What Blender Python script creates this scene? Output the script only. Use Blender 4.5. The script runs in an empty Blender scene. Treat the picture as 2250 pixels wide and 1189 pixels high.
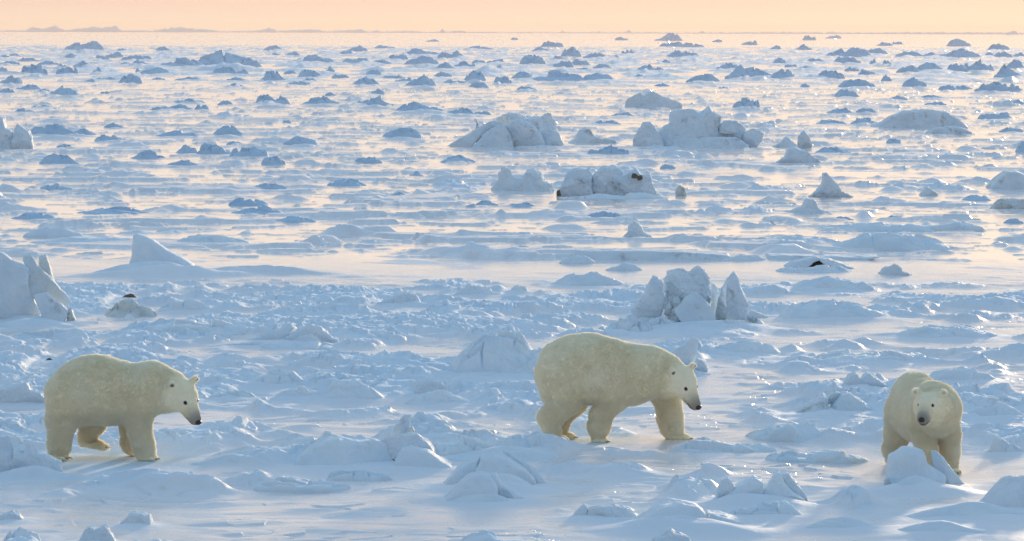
import bpy, math, time
import numpy as np
import openvdb as vdb
from mathutils import Vector, Matrix

T0 = time.time()
SC = bpy.context.scene
COL = SC.collection
rad = math.radians

# ------------------------------------------------------------------ camera
W0, H0 = 2250.0, 1189.0            # the photograph's frame, for aiming only
FPX = 8500.0                       # focal length in those pixels
CAM_H = 5.3
HORIZ = 66.0                       # row of the horizon at mid frame
PITCH = math.atan((H0/2 - HORIZ)/FPX)
ROLL = rad(0.15)
cam = bpy.data.cameras.new('camera')
cam.sensor_fit = 'HORIZONTAL'; cam.sensor_width = 36.0
cam.lens = 36.0*FPX/W0
cam.clip_start = 0.5; cam.clip_end = 60000.0
co = bpy.data.objects.new('camera', cam); COL.objects.link(co)
co.matrix_world = Matrix.Translation((0, 0, CAM_H)) @ Matrix.Rotation(math.pi/2 - PITCH, 4, 'X') @ Matrix.Rotation(ROLL, 4, 'Z')
SC.camera = co
CM = np.array(co.matrix_world)[:3, :3]

# ------------------------------------------------------------------ sky and sun
SUN_EL, SUN_AZ = 6.5, 15.0         # degrees; azimuth to the right of the view
w = bpy.data.worlds.new('World'); SC.world = w; w.use_nodes = True
nt = w.node_tree; nt.nodes.clear()
def N(t, **k):
    n = nt.nodes.new(t)
    for a, b in k.items(): setattr(n, a, b)
    return n
out = N('ShaderNodeOutputWorld'); bg = N('ShaderNodeBackground')
sky = N('ShaderNodeTexSky'); sky.sky_type = 'NISHITA'; sky.sun_disc = False
sky.sun_elevation = rad(SUN_EL); sky.sun_rotation = rad(SUN_AZ); sky.dust_density = 2.0; sky.ozone_density = 2.0
tc = N('ShaderNodeTexCoord'); sep = N('ShaderNodeSeparateXYZ'); nt.links.new(tc.outputs['Generated'], sep.inputs[0])
ramp = N('ShaderNodeValToRGB'); nt.links.new(sep.outputs['Z'], ramp.inputs[0])
SKY_STOPS = [(0.0, (1.16, 0.96, 0.73)), (0.008, (1.10, 0.79, 0.67)), (0.03, (1.36, 1.06, 0.82)), (0.12, (1.34, 1.09, 0.88)),
             (0.22, (1.00, 0.94, 0.92)), (0.38, (0.58, 0.78, 1.00)), (1.0, (0.43, 0.75, 1.14))]
cr = ramp.color_ramp
cr.elements[0].position = 0.0; cr.elements[1].position = 1.0
for p, c in SKY_STOPS[1:-1]: cr.elements.new(p)
for e, (p, c) in zip(cr.elements, SKY_STOPS): e.position = p; e.color = (c[0], c[1], c[2], 1)
# a soft brightening towards the hidden sun
dot = N('ShaderNodeVectorMath', operation='DOT_PRODUCT'); nt.links.new(tc.outputs['Generated'], dot.inputs[0])
dot.inputs[1].default_value = (math.sin(rad(SUN_AZ)), math.cos(rad(SUN_AZ)), 0.05)
mr = N('ShaderNodeMapRange'); nt.links.new(dot.outputs['Value'], mr.inputs[0])
mr.inputs[1].default_value = -1.0; mr.inputs[2].default_value = 1.0; mr.inputs[3].default_value = 0.60; mr.inputs[4].default_value = 1.0
sc1 = N('ShaderNodeVectorMath', operation='SCALE'); nt.links.new(ramp.outputs[0], sc1.inputs[0]); nt.links.new(mr.outputs[0], sc1.inputs['Scale'])
sc2 = N('ShaderNodeVectorMath', operation='SCALE'); nt.links.new(sky.outputs[0], sc2.inputs[0]); sc2.inputs['Scale'].default_value = 0.010
add = N('ShaderNodeVectorMath', operation='ADD'); nt.links.new(sc1.outputs[0], add.inputs[0]); nt.links.new(sc2.outputs[0], add.inputs[1])
nt.links.new(add.outputs[0], bg.inputs[0]); bg.inputs[1].default_value = 0.75
nt.links.new(bg.outputs[0], out.inputs[0])

sl = bpy.data.lights.new('sun', 'SUN'); sl.energy = 4.2; sl.angle = rad(3); sl.color = (1.0, 0.74, 0.48)
so = bpy.data.objects.new('sun', sl); COL.objects.link(so)
sd = Vector((math.sin(rad(SUN_AZ))*math.cos(rad(SUN_EL)), math.cos(rad(SUN_AZ))*math.cos(rad(SUN_EL)), math.sin(rad(SUN_EL))))
so.rotation_euler = sd.to_track_quat('Z', 'Y').to_euler(); so.location = (0, 0, 60)

SC.view_settings.view_transform = 'Standard'; SC.view_settings.look = 'None'
SC.view_settings.gamma = 1.0; SC.view_settings.exposure = 0.08
SC.render.engine = 'CYCLES'
SC.cycles.use_denoising = True
SC.cycles.max_bounces = 8; SC.cycles.diffuse_bounces = 5; SC.cycles.glossy_bounces = 3
SC.cycles.transmission_bounces = 3; SC.cycles.volume_bounces = 0; SC.cycles.transparent_max_bounces = 8

# ------------------------------------------------------------------ aiming helpers
def ray(px, py):
    d = np.array([(px - W0/2)/FPX, -(py - H0/2)/FPX, -1.0])
    return CM @ d
def at(px, py):
    """point of the flat ice that the photograph shows at that pixel"""
    d = ray(px, py); t = CAM_H/max(-d[2], 1e-6)
    return d[0]*t, d[1]*t
def at_y(px, py, Y):
    """x and z of the point that pixel shows on the upright plane y = Y"""
    d = ray(px, py); t = Y/d[1]
    return d[0]*t, CAM_H + d[2]*t

# ------------------------------------------------------------------ noise
def _h(ix, iy, seed):
    a = (ix.astype(np.int64)*374761393 + iy.astype(np.int64)*668265263 + seed*974634777) & 0xffffffff
    a = ((a ^ (a >> 13))*1274126177) & 0xffffffff
    a = ((a ^ (a >> 15))*2246822519) & 0xffffffff
    a = a ^ (a >> 16)
    return (a & 0xffffff).astype(np.float32)/np.float32(0x1000000)
def perlin(x, y, seed=0):
    ix = np.floor(x); iy = np.floor(y); fx = (x-ix).astype(np.float32); fy = (y-iy).astype(np.float32)
    ix = ix.astype(np.int64); iy = iy.astype(np.int64)
    u = fx*fx*fx*(fx*(fx*6-15)+10); v = fy*fy*fy*(fy*(fy*6-15)+10)
    def g(dx, dy):
        a = _h(ix+dx, iy+dy, seed)*np.float32(2*math.pi)
        return np.cos(a)*(fx-dx) + np.sin(a)*(fy-dy)
    a = g(0, 0); b = g(1, 0); c = g(0, 1); d = g(1, 1)
    return 1.5*(a + u*(b-a) + v*((c + u*(d-c)) - (a + u*(b-a))))
def fbm(x, y, seed=0, oc=4, gain=0.5):
    s = 0; a = 1.0; t = 0
    for i in range(oc):
        s = s + a*perlin(x*2**i + 17.3*i, y*2**i - 9.1*i, seed+i); t += a; a *= gain
    return s/t
def plates(x, y, seed, tilt=1.0):
    """broken plates: every cell has its own height and lean; also the distance to the crack between cells"""
    ix = np.floor(x).astype(np.int64); iy = np.floor(y).astype(np.int64)
    b1 = np.full(x.shape, 9.0, np.float32); b2 = b1.copy(); hh = np.zeros(x.shape, np.float32)
    for dx in (-1, 0, 1):
        for dy in (-1, 0, 1):
            cx = ix+dx; cy = iy+dy
            px_ = cx + _h(cx, cy, seed); py_ = cy + _h(cx, cy, seed+1)
            rx = (x-px_).astype(np.float32); ry = (y-py_).astype(np.float32); d = rx*rx + ry*ry
            h = _h(cx, cy, seed+2) + tilt*((_h(cx, cy, seed+3)-0.5)*rx + (_h(cx, cy, seed+4)-0.5)*ry)*2
            near = d < b1
            b2 = np.where(near, b1, np.minimum(b2, d)); hh = np.where(near, h, hh); b1 = np.where(near, d, b1)
    return hh, np.sqrt(b2)-np.sqrt(b1)
def sstep(a, b, x):
    t = np.clip((x-a)/(b-a), 0, 1); return t*t*(3-2*t)
def noise3(x, y, z, f, seed):
    return (perlin(x*f+z*f*0.37+5.1, y*f-z*f*0.61, seed) + perlin(y*f*0.8+z*f*0.9, x*f*0.5-z*f*0.8+3.3, seed+7) + perlin(z*f*1.1+x*f*0.3, y*f*0.4+x*f*0.9, seed+13))/2

# ------------------------------------------------------------------ object helpers
def mesh_obj(name, V, F, mat=None, parent=None, smooth=True, attrs=None):
    me = bpy.data.meshes.new(name)
    V = np.asarray(V, np.float32); 
    if isinstance(F, np.ndarray) and F.ndim == 2:
        k = F.shape[1]; n = len(F)
        me.vertices.add(len(V)); me.vertices.foreach_set('co', V.ravel())
        me.loops.add(n*k); me.loops.foreach_set('vertex_index', F.ravel().astype(np.int32))
        me.polygons.add(n); me.polygons.foreach_set('loop_start', (np.arange(n)*k).astype(np.int32))
        me.update(calc_edges=True)
    else:
        me.from_pydata([tuple(map(float, v)) for v in V], [], [tuple(int(i) for i in f) for f in F]); me.update()
    if smooth: me.polygons.foreach_set('use_smooth', np.ones(len(me.polygons), bool))
    if attrs:
        for k, v in attrs.items():
            a = me.attributes.new(k, 'FLOAT', 'POINT'); a.data.foreach_set('value', np.asarray(v, np.float32).ravel())
    if mat: me.materials.append(mat)
    o = bpy.data.objects.new(name, me); COL.objects.link(o)
    if parent: o.parent = parent
    return o
def empty(name, loc):
    o = bpy.data.objects.new(name, None); COL.objects.link(o); o.location = loc; o.empty_display_size = 0.2
    return o
def tag(o, label=None, cat=None, group=None, kind=None):
    if label: o['label'] = label
    if cat: o['category'] = cat
    if group: o['group'] = group
    if kind: o['kind'] = kind
    return o
def vox(fn, lo, hi, h, off=0.0, post=None, band=0.0):
    """polygonise a signed distance function over a box"""
    lo = np.array(lo, float); n = np.ceil((np.array(hi)-lo)/h).astype(int)+1
    X, Y, Z = np.meshgrid(*[lo[i]+h*np.arange(n[i]) for i in range(3)], indexing='ij')
    X = X.astype(np.float32); Y = Y.astype(np.float32); Z = Z.astype(np.float32)
    D = np.asarray(fn(X, Y, Z), np.float32) - off
    if post is not None:                       # surface detail, worked out only close to the surface
        m = np.abs(D) < band + 3*h; D[m] += post(X[m], Y[m], Z[m])
    D[0] = np.maximum(D[0], h*0.5); D[-1] = np.maximum(D[-1], h*0.5); D[:, 0] = np.maximum(D[:, 0], h*0.5)
    D[:, -1] = np.maximum(D[:, -1], h*0.5); D[:, :, 0] = np.maximum(D[:, :, 0], h*0.5); D[:, :, -1] = np.maximum(D[:, :, -1], h*0.5)
    D = np.clip(D, -3*h, 3*h)/h
    g = vdb.FloatGrid(background=3.0); g.copyFromArray(np.ascontiguousarray(D))
    P, Q = g.convertToQuads(0.0)
    P = np.asarray(P)*h + lo; Q = np.asarray(Q)
    a = P[Q[:, 0]]; nrm = np.cross(P[Q[:, 1]]-a, P[Q[:, 2]]-a)
    # orientation: volume sign
    vol = (a*nrm).sum()
    return P, (Q[:, ::-1] if vol < 0 else Q)
def smin(a, b, k):
    h = np.clip(0.5+0.5*(b-a)/k, 0, 1); return b + (a-b)*h - k*h*(1-h)
def smax(a, b, k): return -smin(-a, -b, k)
def cone(X, Y, Z, a, b, ra, rb, sy=1.0):
    """capsule from a to b with a radius at each end; sy squeezes it sideways"""
    a = np.array(a, float); b = np.array(b, float); d = b-a; L = (d*d).sum()+1e-9
    t = np.clip(((X-a[0])*d[0]+(Y-a[1])*d[1]+(Z-a[2])*d[2])/L, 0, 1)
    q = np.sqrt((X-a[0]-t*d[0])**2+((Y-a[1]-t*d[1])/sy)**2+(Z-a[2]-t*d[2])**2)
    return q-(ra+(rb-ra)*t)
def ell(X, Y, Z, c, r):
    q = np.sqrt(((X-c[0])/r[0])**2+((Y-c[1])/r[1])**2+((Z-c[2])/r[2])**2)
    return (q-1)*min(r)
# ------------------------------------------------------------------ materials
def mat_new(name):
    m = bpy.data.materials.new(name); m.use_nodes = True; t = m.node_tree; t.nodes.clear()
    o = t.nodes.new('ShaderNodeOutputMaterial'); p = t.nodes.new('ShaderNodeBsdfPrincipled'); t.links.new(p.outputs[0], o.inputs[0])
    return m, t, p, o
def nz(t, scale, detail=4, vec=None, rough=0.55):
    n = t.nodes.new('ShaderNodeTexNoise'); n.inputs['Scale'].default_value = scale; n.inputs['Detail'].default_value = detail
    n.inputs['Roughness'].default_value = rough
    if vec: t.links.new(vec, n.inputs['Vector'])
    return n.outputs[0]
def rmp(t, src, stops):
    r = t.nodes.new('ShaderNodeValToRGB'); t.links.new(src, r.inputs[0]); e = r.color_ramp.elements
    while len(e) < len(stops): e.new(0.5)
    for q, (p, c) in zip(e, stops): q.position = p; q.color = (*c, 1) if len(c) == 3 else c
    return r.outputs[0]
def mixc(t, f, a, b):
    m = t.nodes.new('ShaderNodeMix'); m.data_type = 'RGBA'
    if isinstance(f, (int, float)): m.inputs[0].default_value = f
    else: t.links.new(f, m.inputs[0])
    for s, i in ((a, 6), (b, 7)):
        if isinstance(s, tuple): m.inputs[i].default_value = (*s, 1)
        else: t.links.new(s, m.inputs[i])
    return m.outputs[2]
def mth(t, op, a, b=None, clamp=False):
    m = t.nodes.new('ShaderNodeMath'); m.operation = op; m.use_clamp = clamp
    for s, i in ((a, 0), (b, 1)):
        if s is None: continue
        if isinstance(s, (int, float)): m.inputs[i].default_value = s
        else: t.links.new(s, m.inputs[i])
    return m.outputs[0]
def bump(t, p, src, strength, dist):
    b = t.nodes.new('ShaderNodeBump'); b.inputs['Strength'].default_value = strength; b.inputs['Distance'].default_value = dist
    t.links.new(src, b.inputs['Height']); t.links.new(b.outputs[0], p.inputs['Normal'])
SNOW = (0.77, 0.87, 0.94); SNOW_B = (0.65, 0.78, 0.88); ICE = (0.58, 0.68, 0.78); DIRT = (0.23, 0.19, 0.12)

def make_ground_mat():
    m, t, p, o = mat_new('snow_covered_sea_ice')
    g = t.nodes.new('ShaderNodeNewGeometry').outputs['Position']
    at_ = t.nodes.new('ShaderNodeAttribute'); at_.attribute_name = 'rubble'; rub = at_.outputs['Fac']
    ag = t.nodes.new('ShaderNodeAttribute'); ag.attribute_name = 'glaze'; glz = ag.outputs['Fac']
    c1 = rmp(t, nz(t, 0.6, 6, g), [(0.3, SNOW_B), (0.65, SNOW)])
    fl = rmp(t, nz(t, 0.35, 5, g), [(0.35, (0.74, 0.75, 0.77)), (0.65, (0.82, 0.82, 0.83))])
    c = mixc(t, rub, fl, c1)
    dirt = rmp(t, nz(t, 1.7, 7, g, 0.7), [(0.60, (0, 0, 0)), (0.74, (1, 1, 1))])
    dm = mth(t, 'MULTIPLY', dirt, 0.32)
    c = mixc(t, dm, c, (0.40, 0.36, 0.27))
    t.links.new(c, p.inputs['Base Color'])
    r = t.nodes.new('ShaderNodeMapRange'); t.links.new(rub, r.inputs[0]); r.inputs[3].default_value = 0.26; r.inputs[4].default_value = 0.92
    rn = mth(t, 'ADD', r.outputs[0], mth(t, 'MULTIPLY', mth(t, 'SUBTRACT', nz(t, 1.3, 4, g), 0.5), 0.35), True)
    rn = mth(t, 'MULTIPLY', rn, mth(t, 'SUBTRACT', 1.0, mth(t, 'MULTIPLY', glz, 0.5)))
    t.links.new(rn, p.inputs['Roughness']); p.inputs['IOR'].default_value = 1.33
    t.links.new(mth(t, 'ADD', mth(t, 'MULTIPLY', glz, 0.4), mth(t, 'SUBTRACT', 0.5, mth(t, 'MULTIPLY', rub, 0.35))), p.inputs['Specular IOR Level'])
    bump(t, p, mth(t, 'MULTIPLY', nz(t, 10.0, 8, g, 0.74), mth(t, 'ADD', mth(t, 'MULTIPLY', rub, 0.85), mth(t, 'SUBTRACT', 0.15, mth(t, 'MULTIPLY', glz, 0.13)))), 0.35, 0.06)
    return m
def make_ice_mat(name, dirt_amt=0.5, sss=True, tint=SNOW, lo=0.60, f=1.0, base=SNOW_B):
    m, t, p, o = mat_new(name)
    g = t.nodes.new('ShaderNodeNewGeometry').outputs['Position']
    c1 = rmp(t, nz(t, 2.2*f, 6, g), [(0.3, base), (0.62, tint)])
    dirt = rmp(t, nz(t, 1.6*f, 8, g, 0.72), [(lo, (0, 0, 0)), (lo+0.10, (1, 1, 1))])
    c = mixc(t, mth(t, 'MULTIPLY', dirt, dirt_amt), c1, DIRT)
    t.links.new(c, p.inputs['Base Color'])
    rr = t.nodes.new('ShaderNodeMapRange'); t.links.new(nz(t, 3.0*f, 4, g), rr.inputs[0]); rr.inputs[3].default_value = 0.5; rr.inputs[4].default_value = 0.9
    t.links.new(rr.outputs[0], p.inputs['Roughness']); p.inputs['IOR'].default_value = 1.31
    if sss:
        p.inputs['Subsurface Weight'].default_value = 0.35; p.inputs['Subsurface Radius'].default_value = (0.5, 0.8, 1.0)
        p.inputs['Subsurface Scale'].default_value = 0.06
    bump(t, p, nz(t, 14.0*f, 8, g, 0.75), 0.6, 0.04)
    return m
M_GROUND = make_ground_mat()
M_SNOW = make_ice_mat('snow_drifted_ice', 0.30, lo=0.63)
M_ICE = make_ice_mat('broken_ice_blocks', 0.55, tint=(0.72, 0.82, 0.89), lo=0.57, base=(0.60, 0.73, 0.83))
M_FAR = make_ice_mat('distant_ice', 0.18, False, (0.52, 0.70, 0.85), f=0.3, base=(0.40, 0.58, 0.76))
M_DIRTY = make_ice_mat('sediment_stained_ice', 0.55, tint=(0.62, 0.68, 0.68), lo=0.52)
m_, t_, p_, o_ = mat_new('dark_debris_and_shade'); p_.inputs['Base Color'].default_value = (0.10, 0.085, 0.06, 1); p_.inputs['Roughness'].default_value = 0.8
M_DARK = m_  # dark debris, and the shade painted into tent and crack
m_, t_, p_, o_ = mat_new('black_nose'); p_.inputs['Base Color'].default_value = (0.012, 0.012, 0.014, 1); p_.inputs['Roughness'].default_value = 0.35
M_NOSE = m_
m_, t_, p_, o_ = mat_new('dark_eye'); p_.inputs['Base Color'].default_value = (0.015, 0.010, 0.008, 1); p_.inputs['Roughness'].default_value = 0.12
M_EYE = m_
m_, t_, p_, o_ = mat_new('claw'); p_.inputs['Base Color'].default_value = (0.04, 0.035, 0.03, 1); p_.inputs['Roughness'].default_value = 0.4
M_CLAW = m_
# ------------------------------------------------------------------ the ice sheet
CLEAR = []     # wind-scoured level patches in front of the larger blocks: (x, y, radius x, radius y)
def ground(x, y, cell=0.02):
    """height of the snow-covered ice at x, y (m) and how broken it is there; details finer than cell are left out"""
    x = np.asarray(x, float); y = np.asarray(y, float); cell = np.asarray(cell, float)
    def fine(L): return np.clip(L/(cell*2.5) - 0.4, 0, 1)
    wx = x + 0.5*perlin(x/1.7, y/1.7, 3); wy = y + 0.5*perlin(x/1.7, y/1.7, 4)
    mask = fbm(x/4.5, y/5.5, 11, 4, 0.6)
    broad = fbm(x/30, y/40, 51, 3)
    zone = sstep(84, 90, y + 1.5*perlin(x/6, y*0+0.5, 8))          # 0 close, 1 beyond the smooth refrozen lead
    lead = np.exp(-((y - 85.0 - 1.6*perlin(x/7, y*0, 77))/4.3)**4)*(1-0.5*sstep(9, 12, x))  # smooth band across the view
    lead2 = np.exp(-((y - 143)/5)**4)*sstep(2, 9, x)
    belt = sstep(330, 480, y)*(1-sstep(1000, 1350, y))
    th = -0.06 + 0.42*zone + 0.12*sstep(110, 200, y)
    th = th - 0.10*sstep(92, 96, y)*(1-sstep(104, 112, y))
    rub = sstep(-0.07, 0.16, mask - th + 0.35*broad)
    flatn = 0.85*sstep(47.2, 45.2, y + 1.6*perlin(x/3, y/3, 91))*sstep(-0.35, 0.0, fbm(x/1.8, y/2.2, 93, 3))
    rub = rub*(1-flatn)*(1-lead)*(1-lead2)
    calm = np.zeros(x.shape)
    for (qx, qy, rx, ry) in CLEAR:
        k_ = (np.abs(y-qy) < ry*1.3) & (np.abs(x-qx) < rx*1.3)
        if k_.any(): calm[k_] = np.maximum(calm[k_], 1-sstep(0.75, 1.25, np.hypot((x[k_]-qx)/rx, (y[k_]-qy)/ry)))
    cs = 0.88 - 0.42*sstep(46.5, 50, y)*(1-sstep(84, 92, y)); rub = rub*(1-cs*calm)
    h = 0.10*fbm(x/9, y/12, 21, 3)*(1-0.6*zone) + 0.035*fbm(x/2.2, y/1.1, 24, 3)*(1-0.7*lead)*(1-0.8*zone)
    p1, e1 = plates(wx/1.25, wy/1.0, 31, 0.9)
    p2, e2 = plates(wx/0.50+7, wy/0.42, 41, 0.9)
    p3, e3 = plates(wx/3.2, wy/2.6+3, 46, 0.7)
    amp = 0.74 - 0.25*np.exp(-((y-86)/20)**2) - 0.1*zone
    r = amp*(0.12*p1*sstep(0.0, 0.12, e1)*fine(1.2) + 0.11*p2*sstep(0, 0.14, e2)*fine(0.45) + 0.13*p3*sstep(0.0, 0.06, e3)*fine(3.0))
    rid = (1-np.abs(fbm(wx/2.4, wy/2.0, 61, 4)))**3
    r = r + amp*0.11*rid*fine(1.5)
    r = r + 0.050*np.abs(fbm(wx/0.33, wy/0.3, 63, 3))*fine(0.3) + 0.012*perlin(wx/0.09, wy/0.09, 66)*fine(0.1)
    h = h + rub*r*0.72
    # thin cakes of ice frozen into the flat parts: level tops, low steep edges
    ck = 0.11*sstep(0.22, 0.28, fbm(wx/7.0, wy/3.2, 171, 4) + 0.25*mask)*fine(2.0) + 0.06*sstep(0.30, 0.36, fbm(wx/2.6+9, wy/1.6, 175, 3) + 0.2*mask)*fine(0.9)
    ck = ck + zone*(0.026*sstep(0.24, 0.32, fbm(wx/1.5, wy/0.8, 211, 3))*fine(0.7) + 0.07*sstep(0.27, 0.35, fbm(x/4.8, y/4.0, 215, 4))*sstep(150, 220, y)*fine(2.2))*(1-lead2)
    bk = belt*1.0*np.clip(fbm(x/6.5, y/20, 201, 4)-0.02, 0, 1)*(1+0.6*perlin(x/2.1, y/6, 205)); ck = ck + bk
    h = h + ck*zone*(1-lead)*(1-lead2)
    rub = np.maximum(rub, zone*0.3*np.clip(ck*9, 0, 1)*(1-lead))
    rub = np.maximum(rub, np.clip(bk*6, 0, 1))
    h = h + (1-0.7*calm)*(1-zone)*0.022*plates(wx/0.42, wy/0.33, 187, 0.9)[0]*fine(0.4)*sstep(-0.1, 0.2, fbm(x/1.6, y/1.2, 186, 2))*(1-lead)
    h = h + (1-zone)*sstep(.3, .8, rub)*0.035*plates(wx/0.24+3, wy/0.2, 181, 0.9)[0]*fine(0.24)
    h = h + (1-zone)*0.05*fbm(x/4.5+0.4*y/3, y/1.3, 191, 3)*(1-lead)          # low wind drifts lying across the view
    h = h + 0.010*fbm(x/0.7, y/0.25, 71, 3)*fine(0.4)*(1-lead)*(1-zone)
    big = sstep(0.28, 0.6, fbm(x/3.1, y/3.1, 81, 3))                 # odd lumps
    h = h + (1-calm)*big*0.22*(0.4+0.6*zone)*(1-lead)*fine(2.0)
    return h*(1-0.35*calm), np.clip(rub + big*0.5*(1-calm), 0, 1)

def gz(x, y):
    h, r = ground(np.array([x, x+0.15, x-0.15, x]), np.array([y, y, y, y+0.15]), 0.2)
    return float(h.mean())

SOFT = []      # drift aprons heaped round the blocks: (x, y, radius x, radius y, height)
LEVEL = []     # places trodden level under paws: (x, y, radius, z)
def build_ground():
    NA, fov = 1250, rad(9.4)
    a_f = np.linspace(-fov, fov, NA)
    a_o = fov + (math.pi-fov)*(np.linspace(0, 1, 60)[1:]**1.8)
    A = np.concatenate([-a_o[::-1], a_f, a_o])
    k = FPX*1024/2250*CAM_H
    rows = np.concatenate([np.arange(k/33.0, 228.0, -0.42), np.arange(228.0, 6.0, -0.28)])        # even steps down the view, out to a few kilometres
    R = k/ rows
    R = R[(R > 33)]
    near = np.concatenate([[0.8, 2, 4, 7, 11, 15, 19], np.arange(22, R[0], 0.25)])
    far = np.geomspace(R[-1]*1.03, 32000, 40)
    R = np.concatenate([near, R, far])
    AA, RR = np.meshgrid(A, R, indexing='ij')
    dR = np.gradient(R)[None, :]*np.clip((RR-30)/40, 0, 1)*(RR < 3000)      # rows are uneven, so that no edge runs dead straight
    ii = np.indices(RR.shape); RR = RR + dR*0.55*perlin(ii[0]*0.11, ii[1]*0.73, 7)
    X = np.sin(AA)*RR; Y = np.cos(AA)*RR
    dA = np.gradient(A)[:, None]*RR; dR = np.gradient(R)[None, :] + 0*RR
    cell = np.maximum(dA, dR*0.35)
    Hh, rub = ground(X, Y, cell)
    fade = 1 - 0.9*sstep(1500, 5000, RR)
    Hh = Hh*fade
    for (sx, sy, rx, ry, hh) in SOFT:
        k_ = (np.abs(X-sx) < rx) & (np.abs(Y-sy) < ry)
        if not k_.any(): continue
        xx, yy = X[k_], Y[k_]; m = np.clip(1-np.hypot((xx-sx)/rx, (yy-sy)/ry), 0, 1)
        f_ = max(1.0, sy/90)
        Hh[k_] += hh*m*m*(3-2*m)*(1+0.3*perlin(xx/0.5/f_, yy/0.5/f_, 5)); rub[k_] = rub[k_]*(1-0.5*np.clip(m*2, 0, 1)) + 0.45*np.clip(m*2, 0, 1)
    for (sx, sy, r0, z) in LEVEL:
        m = 1 - sstep(r0*0.6, r0*1.5, np.hypot(X-sx, Y-sy)); Hh = Hh*(1-m) + z*m
    V = np.stack([X, Y, Hh], -1).reshape(-1, 3)
    na, nr = len(A), len(R)
    i = np.arange(na-1)[:, None]*nr + np.arange(nr-1)[None, :]
    F = np.stack([i, i+1, i+nr+1, i+nr], -1).reshape(-1, 4)
    o = mesh_obj('sea_ice', V, F, M_GROUND, attrs={'rubble': rub, 'glaze': sstep(80, 92, Y)*np.clip(1-rub*1.6, 0, 1)})
    tag(o, 'snow covered rough sea ice with smooth frozen patches reaching the horizon', kind='structure')
    me = o.data
    if me.polygons[len(me.polygons)//2].normal.z < 0: me.flip_normals()
    # a small plug under the camera
    th = np.linspace(0, 2*math.pi, 25)[:-1]
    print('ground', len(V), round(time.time()-T0, 1))
    return o
# ------------------------------------------------------------------ polar bears
def fur_mat():
    m, t, p, o = mat_new('cream_fur')
    g = t.nodes.new('ShaderNodeTexCoord').outputs['Object']
    c = rmp(t, nz(t, 2.2, 5, g), [(0.25, (0.94, 0.89, 0.73)), (0.50, (0.98, 0.94, 0.80)), (0.72, (1.0, 0.98, 0.87))])
    fine = rmp(t, nz(t, 38.0, 3, g), [(0.3, (0.96, 0.96, 0.96)), (0.7, (1.0, 1.0, 1.0))])
    mm = t.nodes.new('ShaderNodeMix'); mm.data_type = 'RGBA'; mm.blend_type = 'MULTIPLY'; mm.inputs[0].default_value = 1.0
    t.links.new(c, mm.inputs[6]); t.links.new(fine, mm.inputs[7]); c = mm.outputs[2]
    t.links.new(c, p.inputs['Base Color']); p.inputs['Roughness'].default_value = 0.6
    p.inputs['Specular IOR Level'].default_value = 0.1
    tr = t.nodes.new('ShaderNodeBsdfTranslucent'); t.links.new(c, tr.inputs['Color'])
    mx = t.nodes.new('ShaderNodeMixShader'); mx.inputs[0].default_value = 0.58
    t.links.new(p.outputs[0], mx.inputs[1]); t.links.new(tr.outputs[0], mx.inputs[2]); t.links.new(mx.outputs[0], o.inputs[0])
    return m
def skin_mat():
    m, t, p, o = mat_new('cream_undercoat')
    g = t.nodes.new('ShaderNodeTexCoord').outputs['Object']
    c = rmp(t, nz(t, 2.2, 5, g), [(0.30, (0.90, 0.82, 0.60)), (0.50, (0.93, 0.87, 0.68)), (0.72, (0.95, 0.90, 0.74))])
    a = t.nodes.new('ShaderNodeAttribute'); a.attribute_name = 'grey'
    c = mixc(t, a.outputs['Fac'], c, (0.05, 0.05, 0.055))
    t.links.new(c, p.inputs['Base Color']); p.inputs['Roughness'].default_value = 0.85; p.inputs['Specular IOR Level'].default_value = 0.1
    return m
M_FUR = fur_mat(); M_SKIN = skin_mat()

def rot_basis(f, a):
    f = np.array(f, float); f /= np.linalg.norm(f); a = np.array(a, float); a -= f*(a@f); a /= np.linalg.norm(a)
    u = np.cross(f, a); 
    if u[2] < 0 and abs(u[2]) > 0.02: u = -u
    return f, a, u

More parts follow.
